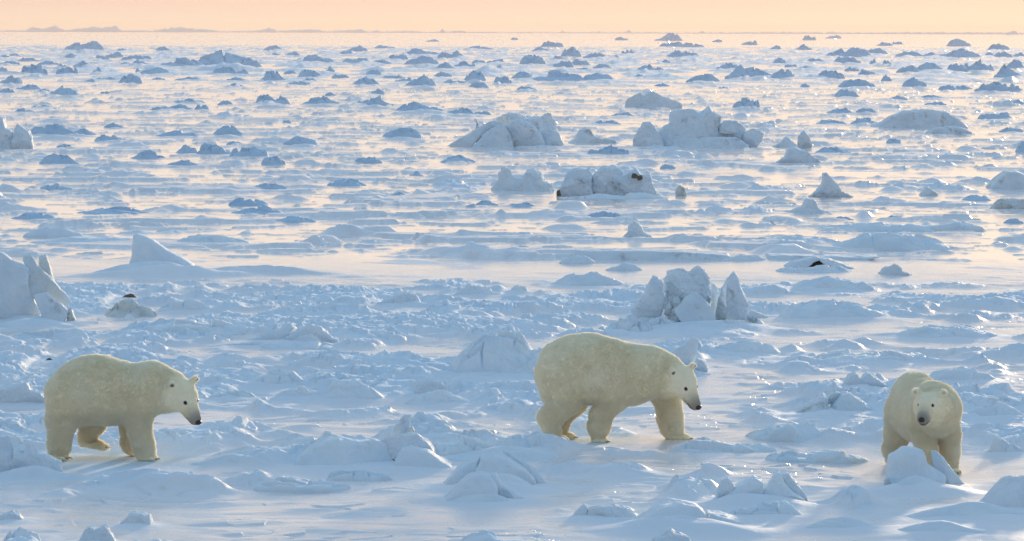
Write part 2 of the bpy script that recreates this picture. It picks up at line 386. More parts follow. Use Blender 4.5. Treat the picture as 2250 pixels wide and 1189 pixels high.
class Bear:
    """torso stations (x, top, bottom, half width) in metres, legs as chains of (x, y, z, radius) joints; x runs forward, y away"""
    def __init__(s, stations, legs, feet, neck, head_c, head_f, head_a, tail, hs=1.0, k=0.05, seed=1, ear=0.9):
        s.ear = ear
        s.st = np.array(stations, float); s.legs = legs; s.feet = feet; s.neck = neck; s.hc = np.array(head_c, float)
        s.f, s.a, s.u = rot_basis(head_f, head_a); s.tail = tail; s.hs = hs; s.k = k; s.seed = seed
        xs = np.linspace(s.st[0, 0], s.st[-1, 0], 160)
        # smooth the stations a little
        cols = [np.interp(xs, s.st[:, 0], s.st[:, i]) for i in (1, 2, 3)]
        ker = np.hanning(11); ker /= ker.sum()
        s.xs = xs; s.cols = [np.convolve(np.pad(c, 5, mode='edge'), ker, 'valid') for c in cols]
    def hl(s, p):
        return s.hc + s.hs*(p[0]*s.f + p[1]*s.a + p[2]*s.u)
    def torso(s, X, Y, Z):
        top = np.interp(X, s.xs, s.cols[0]); bot = np.interp(X, s.xs, s.cols[1]); hw = np.interp(X, s.xs, s.cols[2])
        c = (top+bot)/2; hh = np.maximum((top-bot)/2, 0.02); hw = np.maximum(hw, 0.02)
        zz = (Z-c)/hh
        wz = hw*(1 - 0.14*np.clip(zz, 0, 1.2) + 0.05*np.clip(-zz, 0, 1))
        r = (np.abs(Y/wz)**2.2 + np.abs(zz)**2.2)**(1/2.2)
        d = (r-1)*np.minimum(hh, hw)*0.9
        ex = np.maximum(s.xs[0]-X, X-s.xs[-1])
        return np.where(ex > 0, np.sqrt(np.maximum(d, 0)**2+ex**2), d)
    def head(s, X, Y, Z):
        dx, dy, dz = X-s.hc[0], Y-s.hc[1], Z-s.hc[2]
        x = (dx*s.f[0]+dy*s.f[1]+dz*s.f[2])/s.hs; y = (dx*s.a[0]+dy*s.a[1]+dz*s.a[2])/s.hs; z = (dx*s.u[0]+dy*s.u[1]+dz*s.u[2])/s.hs
        d = ell(x, y, z, (0, 0, 0.0), (0.165, 0.142, 0.130))
        d = smin(d, ell(x, y, z, (0.01, 0, -0.055), (0.14, 0.135, 0.10)), 0.04)
        d = smin(d, cone(x, y, z, (0.07, 0, 0.015), (0.30, 0, -0.012), 0.106, 0.064, 0.95), 0.045)
        d = smin(d, cone(x, y, z, (0.08, 0, -0.065), (0.275, 0, -0.058), 0.082, 0.042, 1.0), 0.03)
        for sy in (-1, 1):
            d = smin(d, cone(x, y, z, (0.05, 0.050*sy, 0.088), (0.11, 0.040*sy, 0.080), 0.030, 0.022), 0.035)   # brows
            d = smin(d, ell(x, y, z, (-0.05, 0.075*sy, -0.02), (0.11, 0.085, 0.10)), 0.05)
            e = cone(x, y, z, (-0.095, 0.110*sy, 0.065), (-0.102, 0.152*sy, 0.110), 0.040, 0.034)
            q = (x+0.072)*1.0                        # hollow front of the ear
            e = np.maximum(e, -ell(x, y, z, (-0.072, 0.158*sy, 0.113), (0.020, 0.019, 0.023)))
            d = smin(d, e, 0.018)
            d = smax(d, -ell(x, y, z, (0.130, 0.078*sy, 0.070), (0.020, 0.014, 0.013)), 0.012)                   # eye sockets
        # mouth line
        d = smax(d, -(np.maximum(np.abs(z+0.048-0.02*(x-0.2))-0.0035, np.maximum(0.17-x, np.abs(y)-0.2))), 0.006)
        return d*s.hs
    def sdf(s, X, Y, Z):
        d = s.torso(X, Y, Z)
        for ch in s.neck:
            for a, b in zip(ch[:-1], ch[1:]): d = smin(d, cone(X, Y, Z, a[:3], b[:3], a[3], b[3], 0.92), 0.10)
        for ch in s.legs:
            for i, (a, b) in enumerate(zip(ch[:-1], ch[1:])):
                d = smin(d, cone(X, Y, Z, a[:3], b[:3], a[3], b[3], 0.85), 0.085 if i == 0 else s.k)
        for (hx, hy, hz, tx, ty, tz, r, wd) in s.feet:          # flat broad paws with five toes
            f = cone(X, Y, Z, (hx, hy, hz), (tx, ty, tz), r, r*0.85, wd)
            n = np.array([tx-hx, ty-hy]); n = n/(np.linalg.norm(n)+1e-6); sd = np.array([-n[1], n[0]])
            for j in range(5):
                o = (j-2)*r*wd*0.42; fw = -0.012*abs(j-2)
                c0 = (tx+sd[0]*o+n[0]*fw, ty+sd[1]*o+n[1]*fw, tz); c1 = (c0[0]+n[0]*r*0.8, c0[1]+n[1]*r*0.8, tz-r*0.18)
                f = smin(f, cone(X, Y, Z, c0, c1, r*0.52, r*0.42), 0.008)
            d = smin(d, f, 0.035)
        if s.tail is not None:
            a, b = s.tail; d = smin(d, cone(X, Y, Z, a[:3], b[:3], a[3], b[3]), 0.03)
        d = smin(d, s.head(X, Y, Z), 0.045)
        return d
    def detail(s, X, Y, Z):
        return 0.010*noise3(X, Y, Z, 5.5, s.seed) + 0.004*noise3(X, Y, Z, 16, s.seed+3)
    def build(s, name, label, loc, yaw, fur_n=140000, seed=3):
        h = 0.0115
        A = np.array([[x-r, y-r, z-r, x+r, y+r, z+r] for ch in s.legs+s.neck for (x, y, z, r) in ch])
        lo = np.minimum(A[:, :3].min(0), [s.xs[0], -s.cols[2].max(), 0]) - 0.12
        hi = np.maximum(A[:, 3:].max(0), [s.xs[-1], s.cols[2].max(), s.cols[0].max()]) + 0.12
        hp = s.hl((0.38, 0, 0)); lo = np.minimum(lo, np.minimum(s.hc, hp)-0.30); hi = np.maximum(hi, np.maximum(s.hc, hp)+0.30)
        lo[2] = -0.06
        P, Q = vox(s.sdf, lo, hi, h, 0, s.detail, 0.03)
        # head space of every vertex, for the bare dark skin of muzzle, lids and ear hollows
        dl = (P-s.hc)/s.hs; hx = dl@s.f; hy = dl@s.a; hz = dl@s.u
        grey = 0.72*sstep(0.13, 0.33, hx)*(np.abs(hy) < 0.09)*(np.abs(hz) < 0.14)
        for sy in (-1, 1):
            grey = np.maximum(grey, 0.95*(1-sstep(0.016, 0.026, np.sqrt((hx-0.125)**2+(hy-0.073*sy)**2+(hz-0.068)**2))))
            grey = np.maximum(grey, s.ear*(1-sstep(0.020, 0.028, np.sqrt((hx+0.080)**2+(hy-0.156*sy)**2+(hz-0.113)**2))))
        mouth = (hx > 0.17)*(hx < 0.37)*(np.abs(hz+0.048) < 0.010)*(np.abs(hy) < 0.09); grey = np.maximum(grey, 0.9*mouth)
        o = mesh_obj(name, P, Q, M_SKIN, attrs={'grey': grey}); tag(o, label, 'polar bear', 'polar bears walking over the ice')
        o.location = loc; o.rotation_euler = (0, 0, yaw)
        def ball(nm, c, r, mat, n=14):
            U = np.linspace(0, math.pi, n); W = np.linspace(0, 2*math.pi, 2*n, endpoint=False)
            V = []
            for u in U:
                for v in W:
                    q = (c[0]+r[0]*math.cos(u), c[1]+r[1]*math.sin(u)*math.cos(v), c[2]+r[2]*math.sin(u)*math.sin(v)); V.append(s.hl(q))
            m = len(W); F = [(i*m+j, i*m+(j+1) % m, (i+1)*m+(j+1) % m, (i+1)*m+j) for i in range(n-1) for j in range(m)]
            return mesh_obj(nm, V, F, mat, o)
        ball('nose', (0.352, 0, 0.012), (0.028, 0.036, 0.030), M_NOSE)
        for sy in (-1, 1): ball('eye', (0.126, 0.074*sy, 0.067), (0.019, 0.014, 0.014), M_EYE)
        # claws, one little set on each paw
        for (ax, ay, az, tx, ty, tz, r, wd) in s.feet:
            V = []; F = []
            n = np.array([tx-ax, ty-ay]); n = n/(np.linalg.norm(n)+1e-6); sd = np.array([-n[1], n[0]])
            for j in range(5):
                of = (j-2)*r*wd*0.42; fw = -0.012*abs(j-2)+r*1.05; q = np.array([tx+sd[0]*of+n[0]*fw, ty+sd[1]*of+n[1]*fw, tz-r*0.05]); b = len(V)
                for k in range(6):
                    an = k*math.pi/3; V.append((q[0]+sd[0]*0.008*math.cos(an), q[1]+sd[1]*0.008*math.cos(an), q[2]+0.008*math.sin(an)))
                V.append((q[0]+n[0]*0.05, q[1]+n[1]*0.05, q[2]-r*0.45)); V.append((q[0]-n[0]*0.02, q[1]-n[1]*0.02, q[2]))
                for k in range(6): F += [(b+k, b+(k+1) % 6, b+6), (b+(k+1) % 6, b+k, b+7)]
            mesh_obj('claws', V, F, M_CLAW, o, smooth=False)
        # fur: short guard hairs laid back and down over the coat
        rg = np.random.default_rng(seed)
        v0, v1, v2, v3 = P[Q[:, 0]], P[Q[:, 1]], P[Q[:, 2]], P[Q[:, 3]]
        nr = np.cross(v2-v0, v3-v1); ar = np.linalg.norm(nr, axis=1)+1e-12; nr = nr/ar[:, None]
        ci = rg.choice(len(Q), fur_n, p=ar/ar.sum()); u = rg.random((fur_n, 2))
        R0 = (v0[ci]*(1-u[:, :1])+v1[ci]*u[:, :1])*(1-u[:, 1:]) + (v3[ci]*(1-u[:, :1])+v2[ci]*u[:, :1])*u[:, 1:]
        n0 = nr[ci]
        dl = (R0-s.hc)/s.hs; hx = dl@s.f; hy = dl@s.a; hz = dl@s.u; hd = np.linalg.norm(dl, axis=1)
        inhead = np.clip(1-(hd-0.16)/0.12, 0, 1); inhead = np.maximum(inhead, (hx > 0.05)*(hd < 0.42)*(hz > -0.14)*(np.abs(hy) < 0.15)*1.0)
        bare = (hx > 0.245)*(hd < 0.42)*(hz > -0.14)*(np.abs(hy) < 0.12)
        for sy in (-1, 1):
            bare = bare | (np.sqrt((hx-0.125)**2+(hy-0.073*sy)**2+(hz-0.068)**2) < 0.034) | (np.sqrt((hx+0.080)**2+(hy-0.156*sy)**2+(hz-0.113)**2) < 0.022)
        low = R0[:, 2] < 0.07
        L = 0.036*(1-inhead)+0.013*inhead; L = np.where(low, 0.022, L); L = L*(0.7+0.6*rg.random(fur_n))
        belly = (R0[:, 2] < 0.62)*(R0[:, 2] > 0.12); L = L*(1+0.5*belly*(1-inhead))*(1+0.15*noise3(R0[:, 0], R0[:, 1], R0[:, 2], 14, 70))
        flow = np.tile(np.array([-0.55, 0, -0.85]), (fur_n, 1)); flow = flow*(1-inhead[:, None]) - s.f[None]*inhead[:, None]
        flow = flow + 0.10*np.stack([noise3(R0[:, 0], R0[:, 1], R0[:, 2], 9, 90+i) for i in range(3)], 1) + 0.09*rg.normal(size=(fur_n, 3))
        tg = flow - n0*(flow*n0).sum(1)[:, None]; tg /= np.linalg.norm(tg, axis=1)[:, None]+1e-9
        keep = ~bare; R0 = R0[keep]; n0 = n0[keep]; tg = tg[keep]; L = L[keep][:, None]; nk = len(R0)
        pts = np.stack([R0-0.003*n0, R0+L*(0.26*n0+0.42*tg), R0+L*(0.42*n0+0.90*tg)], 1)
        pts[:, :, 2] = np.maximum(pts[:, :, 2], 0.004)
        hc = bpy.data.hair_curves.new('fur'); hc.add_curves([3]*nk)
        hc.attributes['position'].data.foreach_set('vector', pts.reshape(-1).astype(np.float32)) if 'position' in hc.attributes else hc.position_data.foreach_set('vector', pts.reshape(-1).astype(np.float32))
        ra = hc.attributes.get('radius') or hc.attributes.new('radius', 'FLOAT', 'POINT')
        ra.data.foreach_set('value', np.tile(np.array([0.0015, 0.0012, 0.0004], np.float32), nk))
        hc.materials.append(M_FUR); hc.update_tag()
        fo = bpy.data.objects.new('fur', hc); COL.objects.link(fo); fo.parent = o
        print(name, len(P), nk, round(time.time()-T0, 1))
        return o

def px_frame(zf, pxm, x0, base):
    k = 1.0/(zf*pxm)
    def S(x, top, bot, hw): return ((x-x0)*k, (base-top)*k, (base-bot)*k, hw)
    def J(x, z, y, r): return ((x-x0)*k, y, (base-z)*k, r)
    return k, S, J
def PXM(y): return FPX/(FPX*CAM_H/(y-HORIZ))

# --- middle bear, walking to the right
def bear_mid():
    by = 968.0; pm = PXM(by); x0 = 900.0; k, S, J = px_frame(3.963, pm, x0, 1066)
    st = [S(196, 455, 520, .05), S(206, 350, 600, .19), S(240, 275, 690, .27), S(300, 215, 715, .33), S(400, 170, 725, .38), S(500, 136, 730, .41), S(600, 124, 735, .43),
          S(700, 130, 738, .43), S(800, 153, 740, .42), S(900, 178, 745, .40), S(1000, 212, 742, .38), S(1060, 222, 735, .37), S(1120, 226, 715, .36), S(1200, 236, 680, .33), S(1260, 262, 655, .29), S(1330, 310, 665, .24), S(1390, 345, 670, .19)]
    nh = [J(390, 480, -.15, .27), J(440, 680, -.19, .205), J(312, 850, -.20, .145), J(322, 935, -.20, .105), J(350, 1000, -.20, .070)]
    fh = [J(430, 540, .15, .26), J(520, 730, .19, .165), J(425, 880, .20, .095), J(425, 960, .20, .075)]
    nf = [J(1060, 440, -.17, .225), J(850, 670, -.22, .175), J(755, 820, -.22, .130), J(735, 920, -.21, .125), J(728, 1005, -.21, .085)]
    ff = [J(1230, 510, .14, .20), J(1345, 740, .20, .150), J(1360, 870, .21, .145), J(1385, 980, .21, .125), J(1400, 1030, .21, .085)]
    feet = [(*J(330, 1035, -.20, 0)[:3], *J(445, 1040, -.21, 0)[:3], .042, 1.9), (*J(420, 1030, .20, 0)[:3], *J(505, 1036, .19, 0)[:3], .042, 1.9),
            (*J(700, 1040, -.21, 0)[:3], *J(780, 1042, -.23, 0)[:3], .040, 2.0), (*J(1360, 1038, .21, 0)[:3], *J(1515, 1044, .20, 0)[:3], .045, 2.1)]
    neck = [[J(1230, 440, -.02, .25), J(1350, 490, -.05, .215), J(1440, 520, -.09, .175)]]
    hc = J(1464, 532, -.13, 0)[:3]
    b = Bear(st, [nh, fh, nf, ff], feet, neck, hc, (.45, -.43, -.78), (.84, .53, .04), (J(208, 440, 0, .045), J(197, 505, 0, .03)), hs=1.18, seed=11)
    px0 = 1130 + x0/3.963; X, Y = at(px0, by)
    LEVEL.append((X-0.45, Y, 0.9, BZ)); LEVEL.append((X+0.7, Y, 0.7, BZ))
    return b.build('polar_bear', 'large cream polar bear striding with lowered head before the tall ice pile', (X, Y, BZ-0.012), 0.0, seed=5)
# --- left bear
def bear_left():
    by = 1006.0; pm = PXM(by); x0 = 700.0; k, S, J = px_frame(3.964, pm, x0, 1068)
    st = [S(206, 490, 640, .05), S(216, 410, 720, .19), S(244, 345, 780, .26), S(288, 282, 800, .31), S(352, 232, 800, .36), S(425, 198, 780, .39), S(500, 175, 762, .41), S(600, 167, 760, .43),
          S(700, 178, 762, .43), S(800, 208, 758, .41), S(880, 228, 752, .39), S(930, 240, 745, .37), S(990, 234, 740, .36), S(1060, 222, 710, .35), S(1120, 225, 680, .32), S(1180, 250, 655, .28), S(1260, 300, 640, .24), S(1330, 340, 640, .19)]
    nh = [J(345, 490, -.15, .25), J(322, 700, -.20, .185), J(306, 830, -.21, .132), J(294, 930, -.21, .118), J(294, 1000, -.21, .102)]
    fh = [J(430, 560, .15, .24), J(560, 760, .19, .145), J(520, 860, .20, .105), J(492, 905, .20, .075)]
    nf = [J(1040, 450, -.17, .22), J(985, 680, -.21, .165), J(995, 800, -.21, .128), J(1018, 900, -.21, .122), J(1045, 1000, -.21, .105), J(1060, 1035, -.21, .07)]
    ff = [J(920, 560, .16, .20), J(890, 800, .20, .120), J(868, 930, .20, .082), J(885, 1000, .20, .065)]
    feet = [(*J(270, 1030, -.21, 0)[:3], *J(345, 1036, -.22, 0)[:3], .050, 2.1), (*J(490, 925, .20, 0)[:3], *J(655, 972, .19, 0)[:3], .042, 1.8),
            (*J(1010, 1044, -.21, 0)[:3], *J(1115, 1042, -.22, 0)[:3], .042, 2.2), (*J(860, 985, .20, 0)[:3], *J(915, 1030, .19, 0)[:3], .042, 1.9)]
    neck = [[J(1150, 440, -.02, .245), J(1260, 475, -.05, .205), J(1345, 500, -.09, .17)]]
    hc = J(1373, 503, -.13, 0)[:3]
    b = Bear(st, [nh, fh, nf, ff], feet, neck, hc, (.45, -.43, -.78), (.84, .53, .0), None, hs=1.18, seed=23)
    px0 = 60 + x0/3.964; X, Y = at(px0, by)
    LEVEL.append((X-0.6, Y, 0.9, BZ)); LEVEL.append((X+0.5, Y, 0.9, BZ)); LEVEL.append((X-0.7, Y-1.3, 1.0, -.02)); LEVEL.append((X+0.5, Y-1.3, 1.0, -.02))
    return b.build('polar_bear', 'cream polar bear with one hind paw lifted, walking right at the left side', (X, Y, BZ-0.012), 0.0, seed=6)
# --- right bear, coming towards the viewer
def bear_right():
    by = 1040.0; pm = PXM(by); k = 1/(3.717*pm); base = 966.0
    st = [(-1.30, .82, .50, .05), (-1.27, .95, .40, .18), (-1.18, 1.06, .34, .26), (-1.0, 1.14, .33, .30), (-.8, 1.14, .34, .315), (-.55, 1.11, .34, .32), (-.35, 1.09, .35, .315), (-.15, 1.08, .38, .30), (0.0, 1.06, .44, .285), (0.12, 1.00, .50, .24), (.2, .95, .55, .2)]
    # y axis: + is to the viewer's right because the bear faces the viewer
    rf = [(-.12, .15, .72, .19), (-.06, .19, .48, .145), (-.02, .20, .28, .115), (0.0, .20, .12, .10)]
    lf = [(-.12, -.14, .70, .18), (-.02, -.12, .48, .145), (.06, -.12, .28, .12), (.10, -.10, .12, .10)]
    rh = [(-1.0, .15, .62, .20), (-1.0, .20, .38, .15), (-1.10, .24, .2, .11), (-1.08, .24, .10, .09)]
    lh = [(-1.0, -.15, .62, .22), (-.98, -.20, .38, .155), (-1.06, -.24, .2, .11), (-1.04, -.24, .10, .09)]
    feet = [(.02, .20, .045, .13, .205, .042, .045, 2.1), (.12, -.10, .045, .22, -.10, .042, .045, 2.1), (-1.06, .24, .045, -.9, .25, .042, .042, 2.0), (-1.02, -.24, .045, -.87, -.25, .042, .042, 2.0)]
    neck = [[(-.05, .04, .82, .27), (.12, .03, .80, .245), (.24, -.03, .79, .20)], [(.0, .05, .70, .22), (.18, .0, .66, .15)]]
    # body frame: X forward (towards the viewer), Y = viewer's right.  yaw turns X onto world (.16, -.99)
    yaw = math.atan2(-.985, .16)
    def wb(v):   # world direction to body frame
        c, s_ = math.cos(-yaw), math.sin(-yaw); return np.array([c*v[0]-s_*v[1], s_*v[0]+c*v[1], v[2]])
    f = wb((-.32, -.90, -.40)); a = wb((.94, -.34, .0))
    hc = (.34, -.165, .865)
    b = Bear(st, [rf, lf, rh, lh], feet, neck, hc, f, a, None, hs=1.10, seed=37, ear=0.3)
    px0 = 1880 + 640/3.717; X, Y = at(px0, by)
    LEVEL.append((X, Y, 1.0, BZ)); LEVEL.append((X-0.2, Y+1.0, 1.0, BZ))
    return b.build('polar_bear', 'cream polar bear coming forward behind the snowy block, face turned aside', (X, Y, BZ-0.012), yaw, seed=7)
BZ = 0.0
bear_mid(); bear_left(); bear_right()
# ------------------------------------------------------------------ ice blocks, mounds and hummocks
def mound_mesh(name, W, D, H, style, seed, n, mat, parent=None, peak=0.0, rough=1.0):
    """a heap of drifted ice W wide, D deep, H high round its own origin, with an underside below the snow"""
    nu = int(np.clip(n, 16, 230)); nv = int(np.clip(n*0.75, 12, 150))
    u = np.linspace(-0.62, 0.62, nu); v = np.linspace(-0.62, 0.62, nv)
    U, Vv = np.meshgrid(u, v, indexing='ij'); x = U*W; y = Vv*D
    s = max(W, 0.3); q = seed*13.7
    uu = (U - peak*0.25*(1-np.abs(2*U))) + 0.10*perlin(x/s*3+q, y/s*3, seed); ww = Vv + 0.10*perlin(x/s*3, y/s*3+q, seed+1)
    r = np.sqrt((2*uu)**2+(2*ww)**2)
    if style == 'dome': e = np.clip(1-r**2.2, 0, 1)**0.85
    elif style == 'peak': e = 0.62*np.clip(1-r, 0, 1)**0.9 + 0.38*np.clip(1-r**2.2, 0, 1)
    elif style == 'low': e = np.clip(1-r**2.2, 0, 1)**1.0
    elif style == 'drift': e = np.clip(1-r, 0, 1); e = e*e*(3-2*e)
    else: e = np.clip(1-r**3, 0, 1)**0.5
    pl, ed = plates(x/s*3.2+q, y/s*4.0, seed+2, 0.9); pl2, ed2 = plates(x/s*7.5+q, y/s*8, seed+5, 0.9)
    k = {'rag': (0.50, 0.18, 0.16), 'dome': (0.20, 0.10, 0.14), 'peak': (0.34, 0.16, 0.18), 'low': (0.42, 0.24, 0.22), 'drift': (0.0, 0.0, 0.08)}[style]
    h = e*(1 - k[0]*rough + 2*k[0]*rough*pl*sstep(0, 0.12, ed) + k[1]*rough*(pl2*sstep(0, 0.2, ed2)-0.5) + k[2]*fbm(x/s*5+q, y/s*5, seed+9, 4))
    if style == 'rag':                                   # a few upturned spikes
        for i in range(2):
            cx = (_h(np.array([i]), np.array([seed]), 3)[0]-0.5)*0.6; cy = (_h(np.array([i]), np.array([seed]), 4)[0]-0.5)*0.3
            h = h + e*0.35*np.clip(1-np.hypot((U-cx)/0.07, (Vv-cy)/0.12), 0, 1)
    h = h/h.max()*H
    h = h + 0.012*perlin(x/0.11, y/0.11, seed)*min(1, H) + 0.02*fbm(x/0.35, y/0.35, seed+4, 3)*min(1, H)*(style != 'drift')
    h = h - sstep(0.92, 1.2, r)*(0.16+0.04*H)
    P = np.stack([x, y, h], -1).reshape(-1, 3)
    i = np.arange(nu-1)[:, None]*nv + np.arange(nv-1)[None, :]
    F = np.stack([i, i+nv, i+nv+1, i+1], -1).reshape(-1, 4)
    rim = [a*nv for a in range(nu)] + [(nu-1)*nv+b for b in range(1, nv)] + [a*nv+nv-1 for a in range(nu-2, -1, -1)] + [b for b in range(nv-2, 0, -1)]
    zb = -0.35-0.1*H; m = len(rim); P2 = P[rim].copy(); P2[:, 2] = zb
    b0 = len(P); P = np.concatenate([P, P2, [[0, 0, zb]]])
    rim = np.array(rim); j = np.arange(m); k2 = (j+1) % m
    S = np.stack([rim[j], b0+j, b0+k2, rim[k2]], -1)
    B = np.stack([b0+j, np.full(m, b0+m), b0+k2, b0+k2], -1)[:, [0, 1, 2]]
    faces = [tuple(f) for f in np.concatenate([F, S])] + [tuple(f) for f in B]
    if n > 60: 
        o = mesh_obj(name, P, np.concatenate([F, S]), mat, parent)      # underside ring only: the middle is buried
    else: o = mesh_obj(name, P, faces, mat, parent)
    return o

def poly_sdf(px, py, pts):
    pts = np.array(pts, float); n = len(pts); d = np.full(px.shape, 1e9); s = np.ones(px.shape)
    for i in range(n):
        a = pts[i]; b = pts[i-1]; e = b-a; wx = px-a[0]; wy = py-a[1]
        t = np.clip((wx*e[0]+wy*e[1])/(e@e+1e-12), 0, 1)
        d = np.minimum(d, (wx-e[0]*t)**2+(wy-e[1]*t)**2)
        c1 = py >= a[1]; c2 = py < b[1]; c3 = e[0]*wy > e[1]*wx
        f = (c1 & c2 & c3) | (~c1 & ~c2 & ~c3); s = np.where(f, -s, s)
    return s*np.sqrt(d)

def block_mesh(name, pts, Y, dy, t, mat, parent, seed=1, lean=0.0, yaw=0.0, k=0.25, nzk=1.0, cuts=3):
    """one ice block: outline pts (pixels) at distance Y+dy, t metres thick, chipped, rounded and leaning; origin = parent's"""
    q = np.array([at_y(a, b, Y+dy) for a, b in pts]); org = np.array(parent.location)
    q = q - [org[0], org[2]]; cy = Y+dy-org[1]
    lo = q.min(0); hi = q.max(0); sz = float(max(hi-lo)); small = float(min(hi-lo))
    lo[1] = max(lo[1], -0.6) if hi[1] > -0.5 else lo[1]
    mpp = Y/FPX; h = max(mpp*1.25, sz/110)
    rg = np.random.default_rng(seed)
    cxm = (lo[0]+hi[0])/2; tt = t/2
    def fn(X, Yy, Z):
        p2 = poly_sdf(X[:, 0, :], Z[:, 0, :], q)[:, None, :]
        X2 = X[:, :1, :]; Z2 = Z[:, :1, :]
        yy = Yy - cy - lean*(Z-lo[1]) - yaw*(X-cxm) - 0.10*tt*noise3(X2, Z2, 0*X2, 2.2/sz, seed)
        # the two broad faces are uneven, tapering to the top
        th = tt*(1.0 - 0.35*np.clip((Z-lo[1])/(hi[1]-lo[1]+1e-6), 0, 1)) + 0.18*tt*noise3(X2, Z2, Z2*0, 3.0/sz, seed+4)
        d = smax(p2 + 0*Yy, np.abs(yy)-th, k*min(t, small)*0.5+1e-4)
        for _ in range(cuts):
            a = rg.uniform(0, 2*math.pi); nx, nzv = math.cos(a)*0.55, math.sin(a)*0.55; ny = -0.83
            c = np.array([cxm, cy, (lo[1]+hi[1])/2]) + np.array([nx*sz*0.22, ny*tt*0.65, nzv*sz*0.22])
            d = smax(d, (X-c[0])*nx+(yy+cy-c[1])*ny+(Z-c[2])*nzv - 0.04*sz, 0.02*sz)
        return d
    a1 = 0.030*sz*nzk
    def post(X, Yy, Z):
        w = 1-np.abs(noise3(X, Yy, Z, 6.0/sz, seed+6))*2
        return a1*noise3(X, Yy, Z, 3.4/sz, seed) + 0.5*a1*noise3(X, Yy, Z, 9.0/sz, seed+1) + 0.30*a1*noise3(X, Yy, Z, 24.0/sz, seed+2) + 0.3*a1*w
    sh = abs(lean)*(hi[1]-lo[1]) + abs(yaw)*(hi[0]-lo[0])/2
    pad = 0.07*sz+2*h
    P, Q = vox(fn, (lo[0]-pad, cy-tt*1.2-sh-pad, lo[1]-pad*0.3), (hi[0]+pad, cy+tt*1.2+sh+pad, hi[1]+pad), h, 0, post, 2.2*a1)
    return mesh_obj(name, P, Q, mat, parent)

def Zm(ox, oy, sc):
    def f(*a): return [(ox+a[i]/sc, oy+a[i+1]/sc) for i in range(0, len(a), 2)]
    return f
SEED = [100]
def clear(cx, base, w, h=0):
    x, y = at(cx, base); m_ = y/FPX
    if y < 80 and h: SOFT.append((x, y+0.18*w*m_, 0.78*w*m_+0.1, 0.5*w*m_+0.3, min(0.30*h, 9)*m_))
    if y < 260: CLEAR.append((x, y+0.2-0.012*y, (0.62 if y < 46.5 or y > 90 else 0.45)*w*y/FPX+0.2, (0.036 if y < 46.5 or y > 90 else 0.024)*y+0.3))
def soft(cx, base, w, h, d=0.6):
    x, y = at(cx, base); s = y/FPX; SOFT.append((x, y+0.3*w*s*d, w*s/2, w*s*d/2, h*s))
def ice(name, label, cat, base, parts, group=None, mat=None):
    """parts: ('slab'|'block'|..., outline, dy, thickness m, options) or ('mound', cx, base, w, h, style, options), all in pixels of the photo"""
    cx = np.mean([p[0] for p in parts[0][1]]) if parts[0][0] != 'mound' else parts[0][1]
    X, Y = at(cx, base); Z0 = 0.0
    root = empty(name, (X, Y, Z0)); tag(root, label, cat, group)
    ex = [q[0] for p in parts if p[0] != 'mound' for q in p[1]]; clear((min(ex)+max(ex))/2, base, max(ex)-min(ex), 0.8*(base-min(q[1] for p in parts if p[0] != 'mound' for q in p[1])))
    for p in parts:
        SEED[0] += 1; o = dict(p[-1]) if isinstance(p[-1], dict) else {}
        if p[0] == 'mound':
            _, mx, mb, mw, mh, st = p[:6]
            x, y = at(mx, mb); s = y/FPX; D = o.get('d', 0.6)*mw*s
            mm = mound_mesh(o.get('name', 'snow_drift'), mw*s, D, mh*s, st, SEED[0], mw*0.62, o.get('mat', M_SNOW), root, o.get('peak', 0), o.get('rough', 1.0))
            mm.location = (x-X, y-Y+D*0.42, -0.02)
        else:
            nm, pts, dy, t = p[:4]
            block_mesh(nm, pts, Y, dy, t, o.get('mat', mat or M_ICE), root, SEED[0], o.get('lean', 0.12), o.get('yaw', 0.0), o.get('k', 0.3), o.get('nz', 1.0), o.get('cuts', 3))
    return root
def single(name, label, cat, cx, base, w, h, style, group=None, mat=None, peak=0.0, d=0.6, rough=1.0):
    SEED[0] += 1
    x, y = at(cx, base); s = y/FPX; D = d*w*s
    if not name.endswith('rubble'): clear(cx, base, w, h)
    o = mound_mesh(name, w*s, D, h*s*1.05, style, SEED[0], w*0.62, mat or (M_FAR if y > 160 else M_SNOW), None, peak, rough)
    o.location = (x, y+D*0.42, (gz(x, y)*0.5 if y < 300 else 0.0)); tag(o, label, cat, group); return o
def traced(name, label, cat, base, pts, t, group=None, mat=None, **o):
    """a thing that is one mesh: a single block with a traced outline"""
    SEED[0] += 1
    cx = np.mean([p[0] for p in pts]); X, Y = at(cx, base); clear(cx, base, max(p[0] for p in pts)-min(p[0] for p in pts), 0 if mat is M_DARK else base-min(p[1] for p in pts))
    e = bpy.data.objects.new('tmp', None); e.location = (X, Y, 0)
    ob = block_mesh(name, pts, Y, t/2*0.8, t, mat or M_ICE, e, SEED[0], o.get('lean', 0.1), o.get('yaw', 0.0), o.get('k', 0.3), o.get('nz', 1.0), o.get('cuts', 2))
    ob.parent = None; ob.location = (X, Y, 0); bpy.data.objects.remove(e); tag(ob, label, cat, group); return ob

